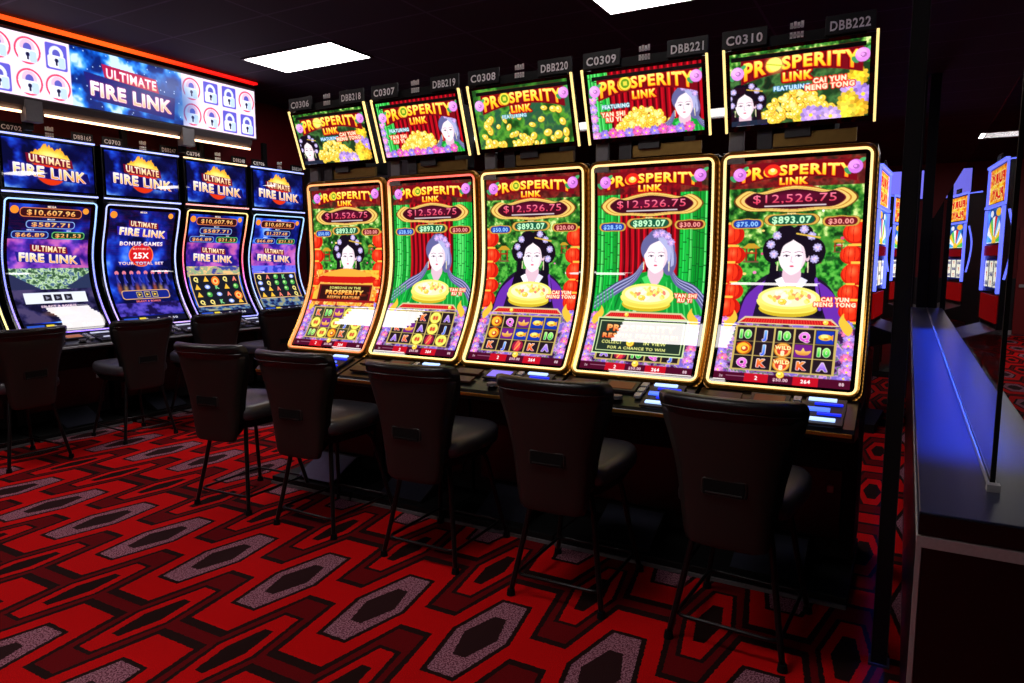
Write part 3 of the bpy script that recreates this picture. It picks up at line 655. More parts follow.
# ------------------------------------------------------------------ carpet (procedural)
class X_:
    """small expression helper over math nodes"""
    def __init__(s, nt, sock): s.nt = nt; s.s = sock
    def op(s, o, *r):
        n = s.nt.nodes.new('ShaderNodeMath'); n.operation = o
        for i, q in enumerate((s,)+r):
            if isinstance(q, X_): s.nt.links.new(q.s, n.inputs[i])
            else: n.inputs[i].default_value = q
        return X_(s.nt, n.outputs[0])
    def __add__(s, o): return s.op('ADD', o)
    def __sub__(s, o): return s.op('SUBTRACT', o)
    def __mul__(s, o): return s.op('MULTIPLY', o)
    def abs(s): return s.op('ABSOLUTE')
    def max(s, o): return s.op('MAXIMUM', o)
    def min(s, o): return s.op('MINIMUM', o)
    def lt(s, v): return s.op('LESS_THAN', v)
    def gt(s, v): return s.op('GREATER_THAN', v)
def carpet():
    m = D.materials.new('patterned_carpet'); m.use_nodes = True; nt = m.node_tree; b = nt.nodes['Principled BSDF']
    tc = nt.nodes.new('ShaderNodeTexCoord'); sp = nt.nodes.new('ShaderNodeSeparateXYZ')
    wn = nt.nodes.new('ShaderNodeTexNoise'); wn.inputs['Scale'].default_value = 55; wn.inputs['Detail'].default_value = 2
    nt.links.new(tc.outputs['Object'], wn.inputs['Vector'])
    nt.links.new(tc.outputs['Object'], sp.inputs[0])
    wob = (X_(nt, wn.outputs['Fac'])-.5)*.012
    x = X_(nt, sp.outputs[0])+wob; y = X_(nt, sp.outputs[1])+wob
    PX, PY, CX, CY = .5475, 1.165, -2.045, 2.39
    def cell(v, p, c): return ((v-c+p/2+200*p).op('MODULO', p)-p/2)
    lx = cell(x, PX, CX); ly = cell(y, PY, CY); ax, ay = lx.abs(), ly.abs()
    def hexd(u, v, we, wm, h):          # signed distance-like: hexagon with end half width we, middle wm, half length h
        w = (v*((we-wm)/h))+wm
        return (u-w).max(v-h)
    d1 = hexd(ax, ay, .062, .122, .305)
    din = hexd(ax, ay, .03, .082, .17)
    # stepped boundary between bright and dark red
    wide = hexd(ax, ay, .118, .205, .50)
    waist = ay-.085
    mb = wide.min(waist)                # < 0: bright field around the grey medallion
    ux = (ax*-1+PX/2); uy = (ay*-1+PY/2)
    s0 = hexd(ux, uy, .024, .056, .175); s1 = hexd(ux, uy, .040, .094, .30)
    mix = lambda a, c, f: _mix(nt, a, c, f)
    def _mix(nt, a, c, f):
        n = nt.nodes.new('ShaderNodeMix'); n.data_type = 'RGBA'
        nt.links.new(f.s, n.inputs['Factor'])
        for k, q in (('A', a), ('B', c)):
            if isinstance(q, tuple): n.inputs[k].default_value = (*s2l(q), 1)
            else: nt.links.new(q, n.inputs[k])
        return n.outputs['Result']
    BR, DR, OL, GR, CT = (222, 8, 12), (116, 6, 14), (40, 20, 18), (176, 104, 124), (52, 26, 28)
    vz = nt.nodes.new('ShaderNodeTexNoise'); vz.inputs['Scale'].default_value = 130; vz.inputs['Detail'].default_value = 1
    nt.links.new(tc.outputs['Object'], vz.inputs['Vector'])
    gsp = X_(nt, vz.outputs['Fac']).gt(.5)
    grey = mix((118, 62, 78), (190, 126, 144), gsp)
    c = mix(DR, OL, s1.lt(.021)); c = mix(c, BR, s1.lt(0)); c = mix(c, OL, s0.lt(0))
    # thick outline of the stepped boundary is wider across the run than along it
    band = hexd(ax, ay, .139, .226, .55).min(ay-.122)
    c = mix(c, OL, band.lt(0)); c = mix(c, BR, mb.lt(0))
    c = mix(c, OL, d1.lt(.022)); c = mix(c, grey, d1.lt(0)); c = mix(c, CT, din.lt(0))
    # pile variation
    n2 = nt.nodes.new('ShaderNodeTexNoise'); n2.inputs['Scale'].default_value = 260; n2.inputs['Detail'].default_value = 2
    nt.links.new(tc.outputs['Object'], n2.inputs['Vector'])
    mr = nt.nodes.new('ShaderNodeMapRange'); mr.inputs[3].default_value = .66; mr.inputs[4].default_value = 1.12; mr.inputs[1].default_value = .3; mr.inputs[2].default_value = .7
    nt.links.new(n2.outputs['Fac'], mr.inputs[0])
    mu = nt.nodes.new('ShaderNodeMix'); mu.data_type = 'RGBA'; mu.blend_type = 'MULTIPLY'; mu.inputs['Factor'].default_value = 1
    nt.links.new(c, mu.inputs['A']); nt.links.new(mr.outputs[0], mu.inputs['B'])
    nt.links.new(mu.outputs['Result'], b.inputs['Base Color'])
    b.inputs['Roughness'].default_value = .95; b.inputs['Specular IOR Level'].default_value = .1
    bp = nt.nodes.new('ShaderNodeBump'); bp.inputs['Strength'].default_value = .3; bp.inputs['Distance'].default_value = .003
    nt.links.new(n2.outputs['Fac'], bp.inputs['Height']); nt.links.new(bp.outputs['Normal'], b.inputs['Normal'])
    return m
def tile_ceiling():
    m = mat('dark_ceiling_tile', (50, 44, 58), .85, noise=.4, scale=40)
    nt = m.node_tree; b = nt.nodes['Principled BSDF']; tc = nt.nodes.new('ShaderNodeTexCoord'); br = nt.nodes.new('ShaderNodeTexBrick')
    br.offset = 0; br.inputs['Scale'].default_value = 1; br.inputs['Brick Width'].default_value = 1.2; br.inputs['Row Height'].default_value = .6; br.inputs['Mortar Size'].default_value = .012
    br.inputs['Color1'].default_value = (*s2l((44, 38, 52)), 1); br.inputs['Color2'].default_value = (*s2l((38, 34, 46)), 1); br.inputs['Mortar'].default_value = (*s2l((74, 66, 84)), 1)
    mp = nt.nodes.new('ShaderNodeMapping'); mp.inputs['Location'].default_value = (1.17, -.11, 0)
    nt.links.new(tc.outputs['Object'], mp.inputs[0]); nt.links.new(mp.outputs[0], br.inputs[0]); nt.links.new(br.outputs['Color'], b.inputs['Base Color'])
    return m
def glass_mat():
    m = D.materials.new('partition_glass'); m.use_nodes = True; b = m.node_tree.nodes['Principled BSDF']
    b.inputs['Base Color'].default_value = (.72, .72, .74, 1); b.inputs['Roughness'].default_value = 0; b.inputs['Transmission Weight'].default_value = 1; b.inputs['IOR'].default_value = 1.5
    return m
M['glass'] = glass_mat()
M['redwall'] = mat('red_wall_paint', (128, 14, 26), .6, noise=.25, scale=6)
M['darkwall'] = mat('dark_wall_paint', (40, 32, 38), .7, noise=.3, scale=8)
M['wains'] = mat('dark_wainscot', (22, 20, 26), .5, noise=.3)
M['laminate'] = mat('slate_laminate', (50, 54, 76), .3, spec=.4, noise=.15, scale=30)

# ------------------------------------------------------------------ room shell
CEIL = 3.6
XL, XR, YB, YF = -7.45, 8.5, 17.8, -6.5
def struct(name, mb, m, **k):
    o = mb.build(name, m, **k); o['kind'] = 'structure'; return o
struct('floor', MB().box(XL-.2, XR+.2, YF-.2, YB+.2, -.1, 0), carpet())
struct('ceiling', MB().box(XL-.2, XR+.2, YF-.2, YB+.2, CEIL, CEIL+.1), tile_ceiling())
struct('wall_left', MB().box(XL-.2, XL, YF, YB, 0, CEIL), M['redwall'])
struct('wall_right', MB().box(XR, XR+.2, YF, YB, 0, CEIL), M['redwall'])
struct('wall_front', MB().box(XL-.2, XR+.2, YF-.2, YF, 0, CEIL), M['redwall'])
struct('wall_back', MB().box(XL-.2, XR+.2, YB, YB+.2, 0, CEIL), M['redwall'])
struct('trim_1', MB().box(XL, XR, YB-.04, YB, .1, 1.12).box(XL, XR, YB-.06, YB, 1.12, 1.18), M['wains'])
struct('baseboard_back', MB().box(XL, XR, YB-.05, YB, 0, .1), M['alu'])
struct('baseboard_left', MB().box(XL, XL+.02, YF, YB-.06, 0, .1), M['wains'])
# dark nib wall that closes the corner past the left row
struct('wall_nib', MB().box(XL, -5.6, 7.3, 7.5, 0, CEIL), M['darkwall'])
# door in the far wall, right side
dr = struct('door_1', MB().box(1.95, 2.95, YB-.09, YB-.05, .02, 2.2), mat('red_door', (138, 20, 22), .5, noise=.2), bevel=.004)
MB().box(2.0, 2.9, YB-.16, YB-.13, 1.0, 1.06).box(2.02, 2.06, YB-.14, YB-.09, 1.0, 1.06).box(2.84, 2.88, YB-.14, YB-.09, 1.0, 1.06).build('push_bar', M['alu'], dr)
# cove strip on the left, between ceiling and display
cove = MB().box(-6.68, -6.61, -1.0, 5.82, CEIL-.034, CEIL-.012).build('cove_light_strip', led_mat('cove_led', [(0, (226, 60, 16)), (.5, (236, 84, 20)), (.75, (210, 24, 10)), (1, (190, 6, 6))], 2.0, 'Y', 2.6, 5.8))
tag(cove, 'thin red and orange light strip where the ceiling meets the long display', 'light strip')

# ------------------------------------------------------------------ ceiling lights
def ceiling_light(x0, y0, label=None, w=1.17, d=.57):
    t = thing('ceiling_light', label, 'ceiling light', (x0, y0, CEIL), 0, None if 'photo' in label or 'whole' in label else 'ceiling panels behind the camera')
    MB().box(0, w, 0, d, -.012, -.004).build('diffuser', M['panel'], t)
    f = MB()
    f.box(-.02, w+.02, -.02, 0, -.016, -.001).box(-.02, w+.02, d, d+.02, -.016, -.001).box(-.02, 0, 0, d, -.016, -.001).box(w, w+.02, 0, d, -.016, -.001)
    f.build('panel_frame', M['charcoal'], t); return t
ceiling_light(-5.97, 5.09, 'rectangular white ceiling panel seen whole, right of the long padlock display')
ceiling_light(-2.25, 5.09, 'rectangular white ceiling panel cut by the top edge of the photo')
for x, y in ((-6.42, 1.3), (-2.62, 1.3), (-2.25, -3.0), (-5.97, -5.6), (4.2, 12.6), (.9, 13.8), (4.2, 8.8)):
    ceiling_light(x, y, 'rectangular white ceiling panel mounted behind or beside the camera')

# ------------------------------------------------------------------ curved cabinets
class Prof:
    def __init__(s, pts):
        q = np.array(cat(pts, 12)); d = np.linalg.norm(np.diff(q, axis=0), axis=1); s.s = np.concatenate([[0], np.cumsum(d)]); s.q = q; s.L = s.s[-1]
        s.t = np.gradient(q, s.s, axis=0)
    def P(s, x, t, n=0):
        if t < 0: yz = s.q[0]+s.t[0]*t; tt = s.t[0]
        elif t > s.L: yz = s.q[-1]+s.t[-1]*(t-s.L); tt = s.t[-1]
        else:
            yz = np.array([np.interp(t, s.s, s.q[:, k]) for k in (0, 1)]); tt = np.array([np.interp(t, s.s, s.t[:, k]) for k in (0, 1)])
        tt = tt/np.linalg.norm(tt)
        return (x, float(yz[0]+tt[1]*n), float(yz[1]-tt[0]*n))
def rrect(hw, t0, t1, r, seg=6, side=26):
    """closed path (x, t, nx, nt) with outward normals"""
    out = []
    for cx, ct, a0 in ((hw-r, t0+r, -90), (hw-r, t1-r, 0), (-hw+r, t1-r, 90), (-hw+r, t0+r, 180)):
        for i in range(seg+1):
            a = math.radians(a0+90*i/seg); out.append((cx+r*math.cos(a), ct+r*math.sin(a), math.cos(a), math.sin(a)))
        if a0 == -90: out += [(hw, t0+r+(t1-t0-2*r)*k/side, 1, 0) for k in range(1, side)]
        if a0 == 90: out += [(-hw, t1-r-(t1-t0-2*r)*k/side, -1, 0) for k in range(1, side)]
    return out
def ring(pr, hw, t0, t1, r, sec):
    mb = MB(); path = rrect(hw, t0, t1, r); n = len(path); k = len(sec)
    vs = [pr.P(x+nx*o, t+nt*o, q) for x, t, nx, nt in path for o, q in sec]
    fs = [(i*k+j, ((i+1) % n)*k+j, ((i+1) % n)*k+(j+1) % k, i*k+(j+1) % k) for i in range(n) for j in range(k)]
    return mb.add(vs, fs)
PRO = Prof([(-.015, 2.13), (-.005, 1.95), (.0, 1.75), (-.002, 1.56), (-.035, 1.38), (-.125, 1.17), (-.26, .955)])
FIR = Prof([(-.135, 2.125), (-.08, 1.92), (-.02, 1.72), (.0, 1.54), (-.03, 1.32), (-.12, 1.11), (-.25, .91)])
SCR = screen_mat('game_display', 1.25, .015, .85)
SIGN = screen_mat('sign_display', 1.35, .3, .3)
CREAM, GOLDL = (255, 226, 150), (255, 206, 110)
def emblem(parent, Mx, h):
    mb = MB()
    for i in range(4):                          # small stacked decal: two blocks with a toothed top
        x = (i-1.5)*h*.19; mb.box(x-h*.075, x+h*.075, -.001, .001, h*.10, h*.42+(.05*h if i % 2 else 0), Mx); mb.box(x-h*.075, x+h*.075, -.001, .001, -h*.42, -h*.08, Mx)
    mb.box(-h*.36, h*.36, -.001, .001, h*.14, h*.24, Mx); mb.box(-h*.36, h*.36, -.001, .001, -h*.32, -h*.2, Mx)
    return mb.build('emblem', M['white'], parent)
def number_plate(parent, txt, x0, x1, y, z0, z1, hw=None, lean=0.0):
    p = MB().box(x0, x1, y, y+.012, z0, z1).build('number_plate', M['plate'], parent, bevel=.002)
    h = (z1-z0)*.5
    Mx = Matrix.Translation(((x0+x1)/2, y-.0015, (z0+z1)/2-.004))
    letter_mesh('lettering', txt, h, M['white'], p, Mx, wmax=(x1-x0)*.8, bold=.025)
    return p
def deck(t, hw, y0, z0, y1, z1, trim, small, blue, cards):
    dk = MB().prism_x([(y0+.06, z0-.02), (y0, z0-.005), (y1+.02, z1+.004), (y1, z1-.012), (y1+.006, z1-.05), (y0+.06, z1-.1)], -hw, hw).build('button_deck', M['black'], t, bevel=.004)
    MB().box(-hw+.01, hw-.01, y1-.006, y1+.012, z1-.03, z1-.012).build('deck_trim', trim, dk, bevel=.002)
    def on(u, v, n=0):                         # u across, v 0 at screen .. 1 at front edge
        yy = y0+(y1-y0)*v; zz = z0+(z1+.004-z0)*v; L = math.hypot(y1-y0, z1-z0); return (u, yy-n*(z0-z1)/L, zz+n*(y0-y1)/L)
    def slab(name, u0, u1, v0, v1, h, m, parent=dk):
        b = [on(u0, v0), on(u1, v0), on(u1, v1), on(u0, v1)]; tt = [on(u0, v0, h), on(u1, v0, h), on(u1, v1, h), on(u0, v1, h)]
        return MB().add(b+tt, [(0, 3, 2, 1), (4, 5, 6, 7), (0, 1, 5, 4), (1, 2, 6, 5), (2, 3, 7, 6), (3, 0, 4, 7)]).build(name, m, parent, bevel=.0015)
    bp = slab('button_panel', .14, hw-.05, .12, .95, .012, M['charcoal'])
    for k in range(5):
        slab('lit_button', .152+(.0, .03, .0, .05, .01)[k], hw-.062-(.03, .0, .05, .0, .02)[k], .15+.16*k, .15+.16*k+(.08, .05, .1, .05, .08)[k], .02, blue[k % len(blue)], bp)
    r = slab('card_reader', -.11, .07, .12, .5, .012, M['charcoal']); slab('reader_display', -.09, .05, .18, .44, .0145, small, r)
    for k in range(3): slab('service_button', .085, .12, .14+.2*k, .28+.2*k, .016, M['alu'])
    for k in range(2): slab('bill_slot', -hw+.05, -.15, .2+.34*k, .42+.34*k, .014, cards)
    mb = MB(); mb.cyl(on(.0, .76, .0), .032, .02, 24); mb.build('play_button', M['grey'], dk, bevel=.003)
    return dk
def cabinet_body(t, pr, hw, back, zt):
    pts = [pr.P(0, s, -.02)[1:] for s in np.linspace(0, pr.L, 24)]
    MB().prism_x([(back, zt), (pts[0][0], zt)]+pts+[(-.1, .9), (-.12, .86), (back, .86)], -hw, hw).build('cabinet_body', M['black'], t, bevel=.004)
    lo = MB().prism_x([(back, .86), (-.13, .86), (-.16, .80), (-.10, .45), (-.10, .10), (back, .10)], -hw, hw).build('base_cabinet', M['matte'], t, bevel=.006)
    MB().box(-hw+.06, hw-.06, -.118, -.10, .2, .7).build('cabinet_door', M['black'], lo, bevel=.006)
    MB().box(hw-.13, hw-.10, -.126, -.115, .44, .48).build('lock', M['alu'], lo, bevel=.003)
    pl = MB().box(-hw-.004, hw+.004, -.44, back, 0, .055).build('plinth', M['matte'], t, bevel=.004)
    MB().box(-hw, hw, -.452, -.4401, .002, .02).build('plinth_trim', M['grey'], pl)
    fr = MB().prism_x([(-.40, .056), (-.40, .07), (-.14, .19), (-.12, .19), (-.12, .056)], -.17, .17).build('footrest', M['matte'], t, bevel=.004)
    tp = MB(); L = Vector((0, .26, .12)).normalized(); N = Vector((0, -.12, .26)).normalized(); o = Vector((0, -.40, .072))
    a = [o+Vector((-.165, 0, 0)), o+Vector((.165, 0, 0)), o+Vector((.165, 0, 0))+L*.275, o+Vector((-.165, 0, 0))+L*.275]
    tp.add([p for p in a]+[p+N*.003 for p in a], [(0, 3, 2, 1), (4, 5, 6, 7), (0, 1, 5, 4), (1, 2, 6, 5), (2, 3, 7, 6), (3, 0, 4, 7)])
    for i in range(9):
        for j in range(8):
            c = o+Vector((-.15+.0375*i, 0, 0))+L*(.02+.034*j)+N*.004; d = Vector((.011, 0, 0)) if (i+j) % 2 else L*.011; e = (L if (i+j) % 2 else Vector((1, 0, 0)))*.003
            tp.add([c-d, c+e, c+d, c-e], [(0, 1, 2, 3)])
    tp.build('tread_plate', M['tread'], fr, fix=False)

dots = mat('amber_dot_display', (30, 14, 8), .4, emit=.12, ergb=(210, 100, 50)); violet = mat('violet_card_display', (60, 50, 120), .3, emit=1.3, ergb=(120, 104, 226))
bl1 = mat('blue_lit_button', (60, 90, 200), .3, emit=1.6, ergb=(70, 110, 255)); bl2 = mat('pale_blue_lit_button', (150, 180, 240), .3, emit=1.6, ergb=(170, 200, 255)); bl3 = mat('deep_blue_lit_button', (20, 40, 150), .3, emit=1.2, ergb=(20, 40, 230))
cardm = mat('cards_label', (90, 50, 34), .4, noise=.8, scale=40); wbtn = mat('white_lit_button', (200, 205, 220), .3, emit=.7, ergb=(210, 215, 240)); ambl = mat('amber_label', (140, 90, 50), .4, emit=.35, ergb=(230, 130, 60))
tube_w = mat('white_light_tube', (255, 250, 240), .4, emit=1.6, ergb=(255, 250, 244))
def rope_mat():
    m = mat('beaded_light', (200, 130, 50), .4); nt = m.node_tree; b = nt.nodes['Principled BSDF']; tc = nt.nodes.new('ShaderNodeTexCoord'); w = nt.nodes.new('ShaderNodeTexWave'); w.bands_direction = 'DIAGONAL'
    w.inputs['Scale'].default_value = 22; nt.links.new(tc.outputs['Object'], w.inputs['Vector']); mp = nt.nodes.new('ShaderNodeMapRange'); mp.inputs[3].default_value = .05; mp.inputs[4].default_value = .9
    nt.links.new(w.outputs['Fac'], mp.inputs[0]); b.inputs['Emission Color'].default_value = (*s2l((250, 180, 80)), 1); nt.links.new(mp.outputs[0], b.inputs['Emission Strength']); return m
ROPE = rope_mat()
LBL = mat('rating_sticker', (150, 140, 140), .5, noise=.3, scale=90)
def prosperity_machine(x, y, label, cno, dno, art, top, led, extra=None):
    t = thing('slot_machine', label, 'slot machine', (x, y, 0), 0, 'curved slot machines in the front row')
    pr = PRO; hw = .3685
    cabinet_body(t, pr, hw-.004, .36, 2.145)
    deck(t, hw-.004, -.268, .945, -.55, .855, M['gold'], violet if cno in ('C0308', 'C0306') else dots, (bl2, bl3, bl1, bl3, bl2), cardm)
    fr = ring(pr, .343, .008, pr.L-.01, .03, [(.007, -.0), (.007, .014), (.017, .016), (.0255, .004), (.0255, -.04), (.007, -.04)]).build('display_frame', M['gold'], t)
    ring(pr, .343, .008, pr.L-.01, .03, [(-.005, -.002), (-.005, .015), (.0065, .017), (.0065, -.002)]).build('light_strip', led, fr)
    ring(pr, .343, .008, pr.L-.01, .03, [(.0258, -.016), (.0258, -.024), (.0275, -.024), (.0275, -.016)]).build('beaded_edge', ROPE, fr)
    MB().grid(lambda u, v: pr.P((u-.5)*.676, .012+(pr.L-.026)*v, .0), 2, 40).build('screen_surround', M['bezel'], t, smooth=True, fix=False)
    screen_mesh('screen', art, lambda u, v: pr.P((u-.5)*.634, .034+(pr.L-.034-.034)*v, .004), SCR, t)
    MB().box(-.335, -.245, -.026, -.0185, 2.085, 2.112).build('rating_label', LBL, t)
    if extra == 'side':
        MB().tube([pr.P(-.385, s, -.045) for s in np.linspace(.3, 1.0, 16)], .006, 6).build('side_light', mat('red_side_light', (255, 60, 50), .4, emit=1.5, ergb=(255, 70, 50)), t)
    # neck and header
    nk = MB().box(-.17, .17, .02, .26, 2.2, 2.6).build('header_box', M['matte'], t, bevel=.004)
    MB().box(-.13, .27, -.0, .0199, 2.16, 2.225).build('header_panel', M['bronze'], nk)
    for sx in (-.33, -.19): MB().box(sx, sx+.075, -.012, .018, 2.15, 2.25).build('bracket_plate', M['grey'] if sx < -.3 else M['charcoal'], nk, bevel=.002)
    # topper display, leaning forward
    y0, z0, y1, z1 = -.04, 2.243, -.165, 2.612; cx = .004 if cno == 'C0310' else -.014
    dx = Vector((0, y1-y0, z1-z0)); L = dx.length; dx.normalize(); nn = Vector((0, -dx.z, dx.y))
    def Q(u, v, n): p = Vector((cx+u, y0, z0))+dx*(v*L)+nn*n; return tuple(p)
    def slab(name, u0, u1, v0, v1, n0, n1, m, parent, bev=.003):
        vs = [Q(u0, v0, n0), Q(u1, v0, n0), Q(u1, v1, n0), Q(u0, v1, n0), Q(u0, v0, n1), Q(u1, v0, n1), Q(u1, v1, n1), Q(u0, v1, n1)]
        return MB().add(vs, [(0, 3, 2, 1), (4, 5, 6, 7), (0, 1, 5, 4), (1, 2, 6, 5), (2, 3, 7, 6), (3, 0, 4, 7)]).build(name, m, parent, bevel=bev)
    tp = slab('topper', -.334, .334, 0, 1, -.05, 0, M['matte'], t)
    slab('topper_surround', -.333, .333, .005, .995, 0, .003, M['bezel'], tp, 0)
    screen_mesh('topper_screen', top, lambda u, v: Q((u-.5)*.625, .955-.885*v, .006), SCR, tp)
    for s in (-1, 1): slab('topper_light', s*.3405-.0055, s*.3405+.0055, -.01, 1.03, -.006, .010, CL, tp, .002)
    MB().box(cx-.06, cx+.06, -.02, .06, 2.2, 2.5).build('topper_mount', M['charcoal'], t)
    for px0, px1, tx in ((-.345, -.13, cno), (.125, .335, dno)):
        number_plate(t, tx, px0, px1, -.178, 2.620, 2.706)
    hp = MB().box(-.3, .3, -.160, -.148, 2.56, 2.66).build('header_plate', M['matte'], t)
    emblem(t, Matrix.Translation((.0, -.164, 2.668)), .085)
    return t
CL = mat('cream_light_bar', (255, 225, 150), .4, emit=1.3, ergb=(255, 222, 140))
led_c = led_mat('cream_led', [(0, (255, 214, 130)), (.5, (255, 236, 170)), (1, (255, 214, 130))], 1.5)
led_o = led_mat('orange_led', [(0, (255, 130, 50)), (.4, (255, 160, 80)), (1, (255, 170, 90))], 1.4)
led_r = led_mat('red_to_cream_led', [(0, (255, 226, 130)), (.6, (255, 226, 140)), (.9, (255, 190, 100)), (.97, (255, 90, 70)), (1, (255, 70, 60))], 1.5)
R306 = [['K', '10', 'B', 'C', 'C'], ['C', 'B', 'C', 'J', 'C'], ['10', 'C', 'D', 'K', 'C']]
R307 = [['C', 'J', 'K', 'C', 'A'], ['K', 'B', 'A', 'C', 'J'], ['A', 'K', 'C', 'P', 'C']]
R308 = [['D', 'Q', 'B', 'F', 'F'], ['D', 'B', 'F', 'F', '10'], ['K', 'J', 'P', 'K', 'A']]
R309 = [['D', 'P', '10', 'Q', 'F'], ['K', 'D', '10', 'A', 'B'], ['A', 'P', '10', 'Q', 'J']]
R310 = [['10', 'J', '10', 'Q', 'F'], ['D', 'J', 'W', 'B', '10'], ['Q', 'K', 'W', 'K', 'A']]
CY, YS = ('CAI YUN', 'MENG TONG'), ('YAN SHI', 'RU YI')
specs = [
    ('C0310', 'DBB222', prosperity('dark', R310, 'red', ('$12,526.75', '$75.00', '$893.07', '$30.00'), 31, CY), top_art('dark', CY, 'burst', 5), led_c, None,
     'curved slot machine under plate C0310, black-haired woman between red lanterns, right end of row'),
    ('C0309', 'DBB221', prosperity('silver', R309, 'red', ('$12,526.75', '$28.50', '$893.07', '$30.00'), 42, YS, respin=True), top_art('silver', YS, 'coin', 8), led_c, None,
     'curved-screen slot machine under plate C0309, silver-haired woman above a dark respin feature message'),
    ('C0308', 'DBB220', prosperity('dark', R308, 'coin', ('$12,526.75', '$50.00', '$893.07', '$20.00'), 22, CY), top_art('coins', CY, 'coin', 9), led_c, None,
     'curved-screen slot machine under plate C0308, gold coins falling on green in its top display'),
    ('C0307', 'DBB219', prosperity('silver', R307, 'coin', ('$12,526.75', '$28.50', '$893.07', '$30.00'), 17, YS), top_art('silver', YS, 'coin', 8), led_r, None,
     'curved-screen slot machine under plate C0307, silver-haired woman above coin reels, red light along its top'),
    ('C0306', 'DBB218', prosperity('dark', R306, 'coin', ('$12,526.75', '$50.00', '$893.07', '$20.00'), 12, CY, popup=True), top_art('dark', CY, 'burst', 15), led_o, 'side',
     'orange-edged curved slot machine under plate C0306, left end of its row'),
]
for i, (cno, dno, art, top, led, ex, label) in enumerate(specs):
    prosperity_machine(-.524-.747*i, 3.84, label, cno, dno, art, top, led, ex)
# tube light behind the toppers
lt = thing('tube_light', 'white tube light behind the row of top displays, seen in the gaps between them', 'light', (-2.0, 4.2, 2.43))
MB().box(-1.75, 1.75, .02, .05, -.03, .03).build('tube_housing', M['alu'], lt, bevel=.004)
MB().tube([(-1.72, 0, 0), (1.72, 0, 0)], .02, 12).build('tube', tube_w, lt)

# ------------------------------------------------------------------ left row
FT = fire_top(); fire_mesh = {}
def neon(name, stops, s=1.7): return led_mat(name, stops, s, 'Z', .9, 2.13)
nb = neon('blue_violet_neon', [(0, (150, 110, 255)), (.4, (120, 130, 255)), (1, (150, 200, 255))])
nw = neon('white_violet_neon', [(0, (190, 150, 255)), (.5, (170, 190, 250)), (1, (180, 190, 255))], 1.5)
npk = neon('orange_pink_neon', [(0, (130, 140, 255)), (.25, (180, 130, 255)), (.5, (255, 70, 130)), (.85, (255, 150, 90)), (1, (255, 226, 130))])
nbl = neon('pale_blue_neon', [(0, (180, 190, 255)), (.5, (150, 190, 255)), (1, (160, 210, 255))], 1.5)
ny = neon('yellow_neon', [(0, (255, 240, 130)), (1, (255, 230, 150))])
hb = mat('blue_white_bar', (190, 200, 255), .4, emit=1.6, ergb=(170, 180, 255)); hcr = mat('cream_bar', (255, 230, 190), .4, emit=1.6, ergb=(255, 220, 170)); hpk = mat('pink_bar', (255, 190, 180), .4, emit=1.4, ergb=(255, 160, 160))
def fire_machine(y, label, cno, dno, art, led, topbar, midbar):
    t = thing('slot_machine', label, 'slot machine', (-6.95, y, 0), PI/2, 'curved slot machines in the left row')
    pr = FIR; hw = .418
    cabinet_body(t, pr, hw, .40, 2.16)
    deck(t, hw, -.262, .90, -.52, .83, M['alu'], ambl, (wbtn, M['charcoal'], M['charcoal'], wbtn, M['charcoal']), cardm)
    fr = ring(pr, .395, .006, pr.L-.008, .035, [(-.02, -.002), (-.02, .006), (.004, .012), (.022, .002), (.022, -.04), (-.02, -.04)]).build('display_frame', M['black'], t)
    ring(pr, .395, .006, pr.L-.008, .035, [(-.006, .006), (-.006, .018), (.005, .020), (.005, .006)]).build('light_strip', led, fr)
    MB().grid(lambda u, v: pr.P((u-.5)*.76, .02+(pr.L-.04)*v, .0), 2, 40).build('screen_surround', M['bezel'], t, smooth=True, fix=False)
    screen_mesh('screen', art, lambda u, v: pr.P((u-.5)*.70, .05+(pr.L-.10)*v, .004), SCR, t)
    tp = MB().box(-hw+.004, hw-.004, -.135, .2, 2.165, 2.675).build('topper', M['black'], t, bevel=.004)
    MB().box(-hw+.02, hw-.02, -.139, -.1352, 2.20, 2.645).build('topper_surround', M['bezel'], tp)
    if 'm' not in fire_mesh:
        o = screen_mesh('topper_screen', FT, lambda u, v: ((u-.5)*.77, -.142, 2.635-.425*v), SCR, tp); fire_mesh['m'] = o.data
    else: link(D.objects.new('topper_screen', fire_mesh['m']), tp)
    MB().box(-hw+.006, hw-.006, -.15, -.136, 2.66, 2.674).build('topper_light', topbar, tp); MB().box(-hw+.006, hw-.006, -.15, -.136, 2.167, 2.181).build('topper_light', midbar, tp)
    MB().box(-.38, .38, -.11, -.10, 2.675, 2.70).build('plate_rail', M['matte'], t)
    for a, b, tx in ((-.40, -.20, cno), (.2, .4, dno)): number_plate(t, tx, a, b, -.148, 2.680, 2.760)
    emblem(t, Matrix.Translation((-.0, -.165, 2.72)), .10)
    for s in (-.12,): MB().box(s-.03, s+.03, -.06, -.02, 2.68, 2.98).build('sign_pole', M['matte'], t)
    return t
FD = [(3.60, 1, 'C0702', 'DBB165', nb, hb, hb, 'slot machine under plate C0702, first whole one on the left, white play bar'),
      (4.485, 2, 'C0703', 'DBB247', nw, hb, hb, 'slot machine under plate C0703, red 25X disc on a blue screen, second from left'),
      (5.37, 3, 'C0704', 'DBB248', npk, hcr, hpk, 'slot machine under plate C0704, orange and pink neon edge, third along the left row'),
      (6.255, 4, 'C0705', 'DBB249', nbl, hb, hb, 'slot machine under plate C0705, pale blue neon edge, far end of the left row'),
      (2.715, 3, 'C0701', 'DBB164', ny, hb, hb, 'slot machine with a yellow neon edge, only its corner in view at the left border')]
for y, v, cno, dno, led, tb, mbar, label in FD:
    fire_machine(y, label, cno, dno, fire_main(v), led, tb, mbar)
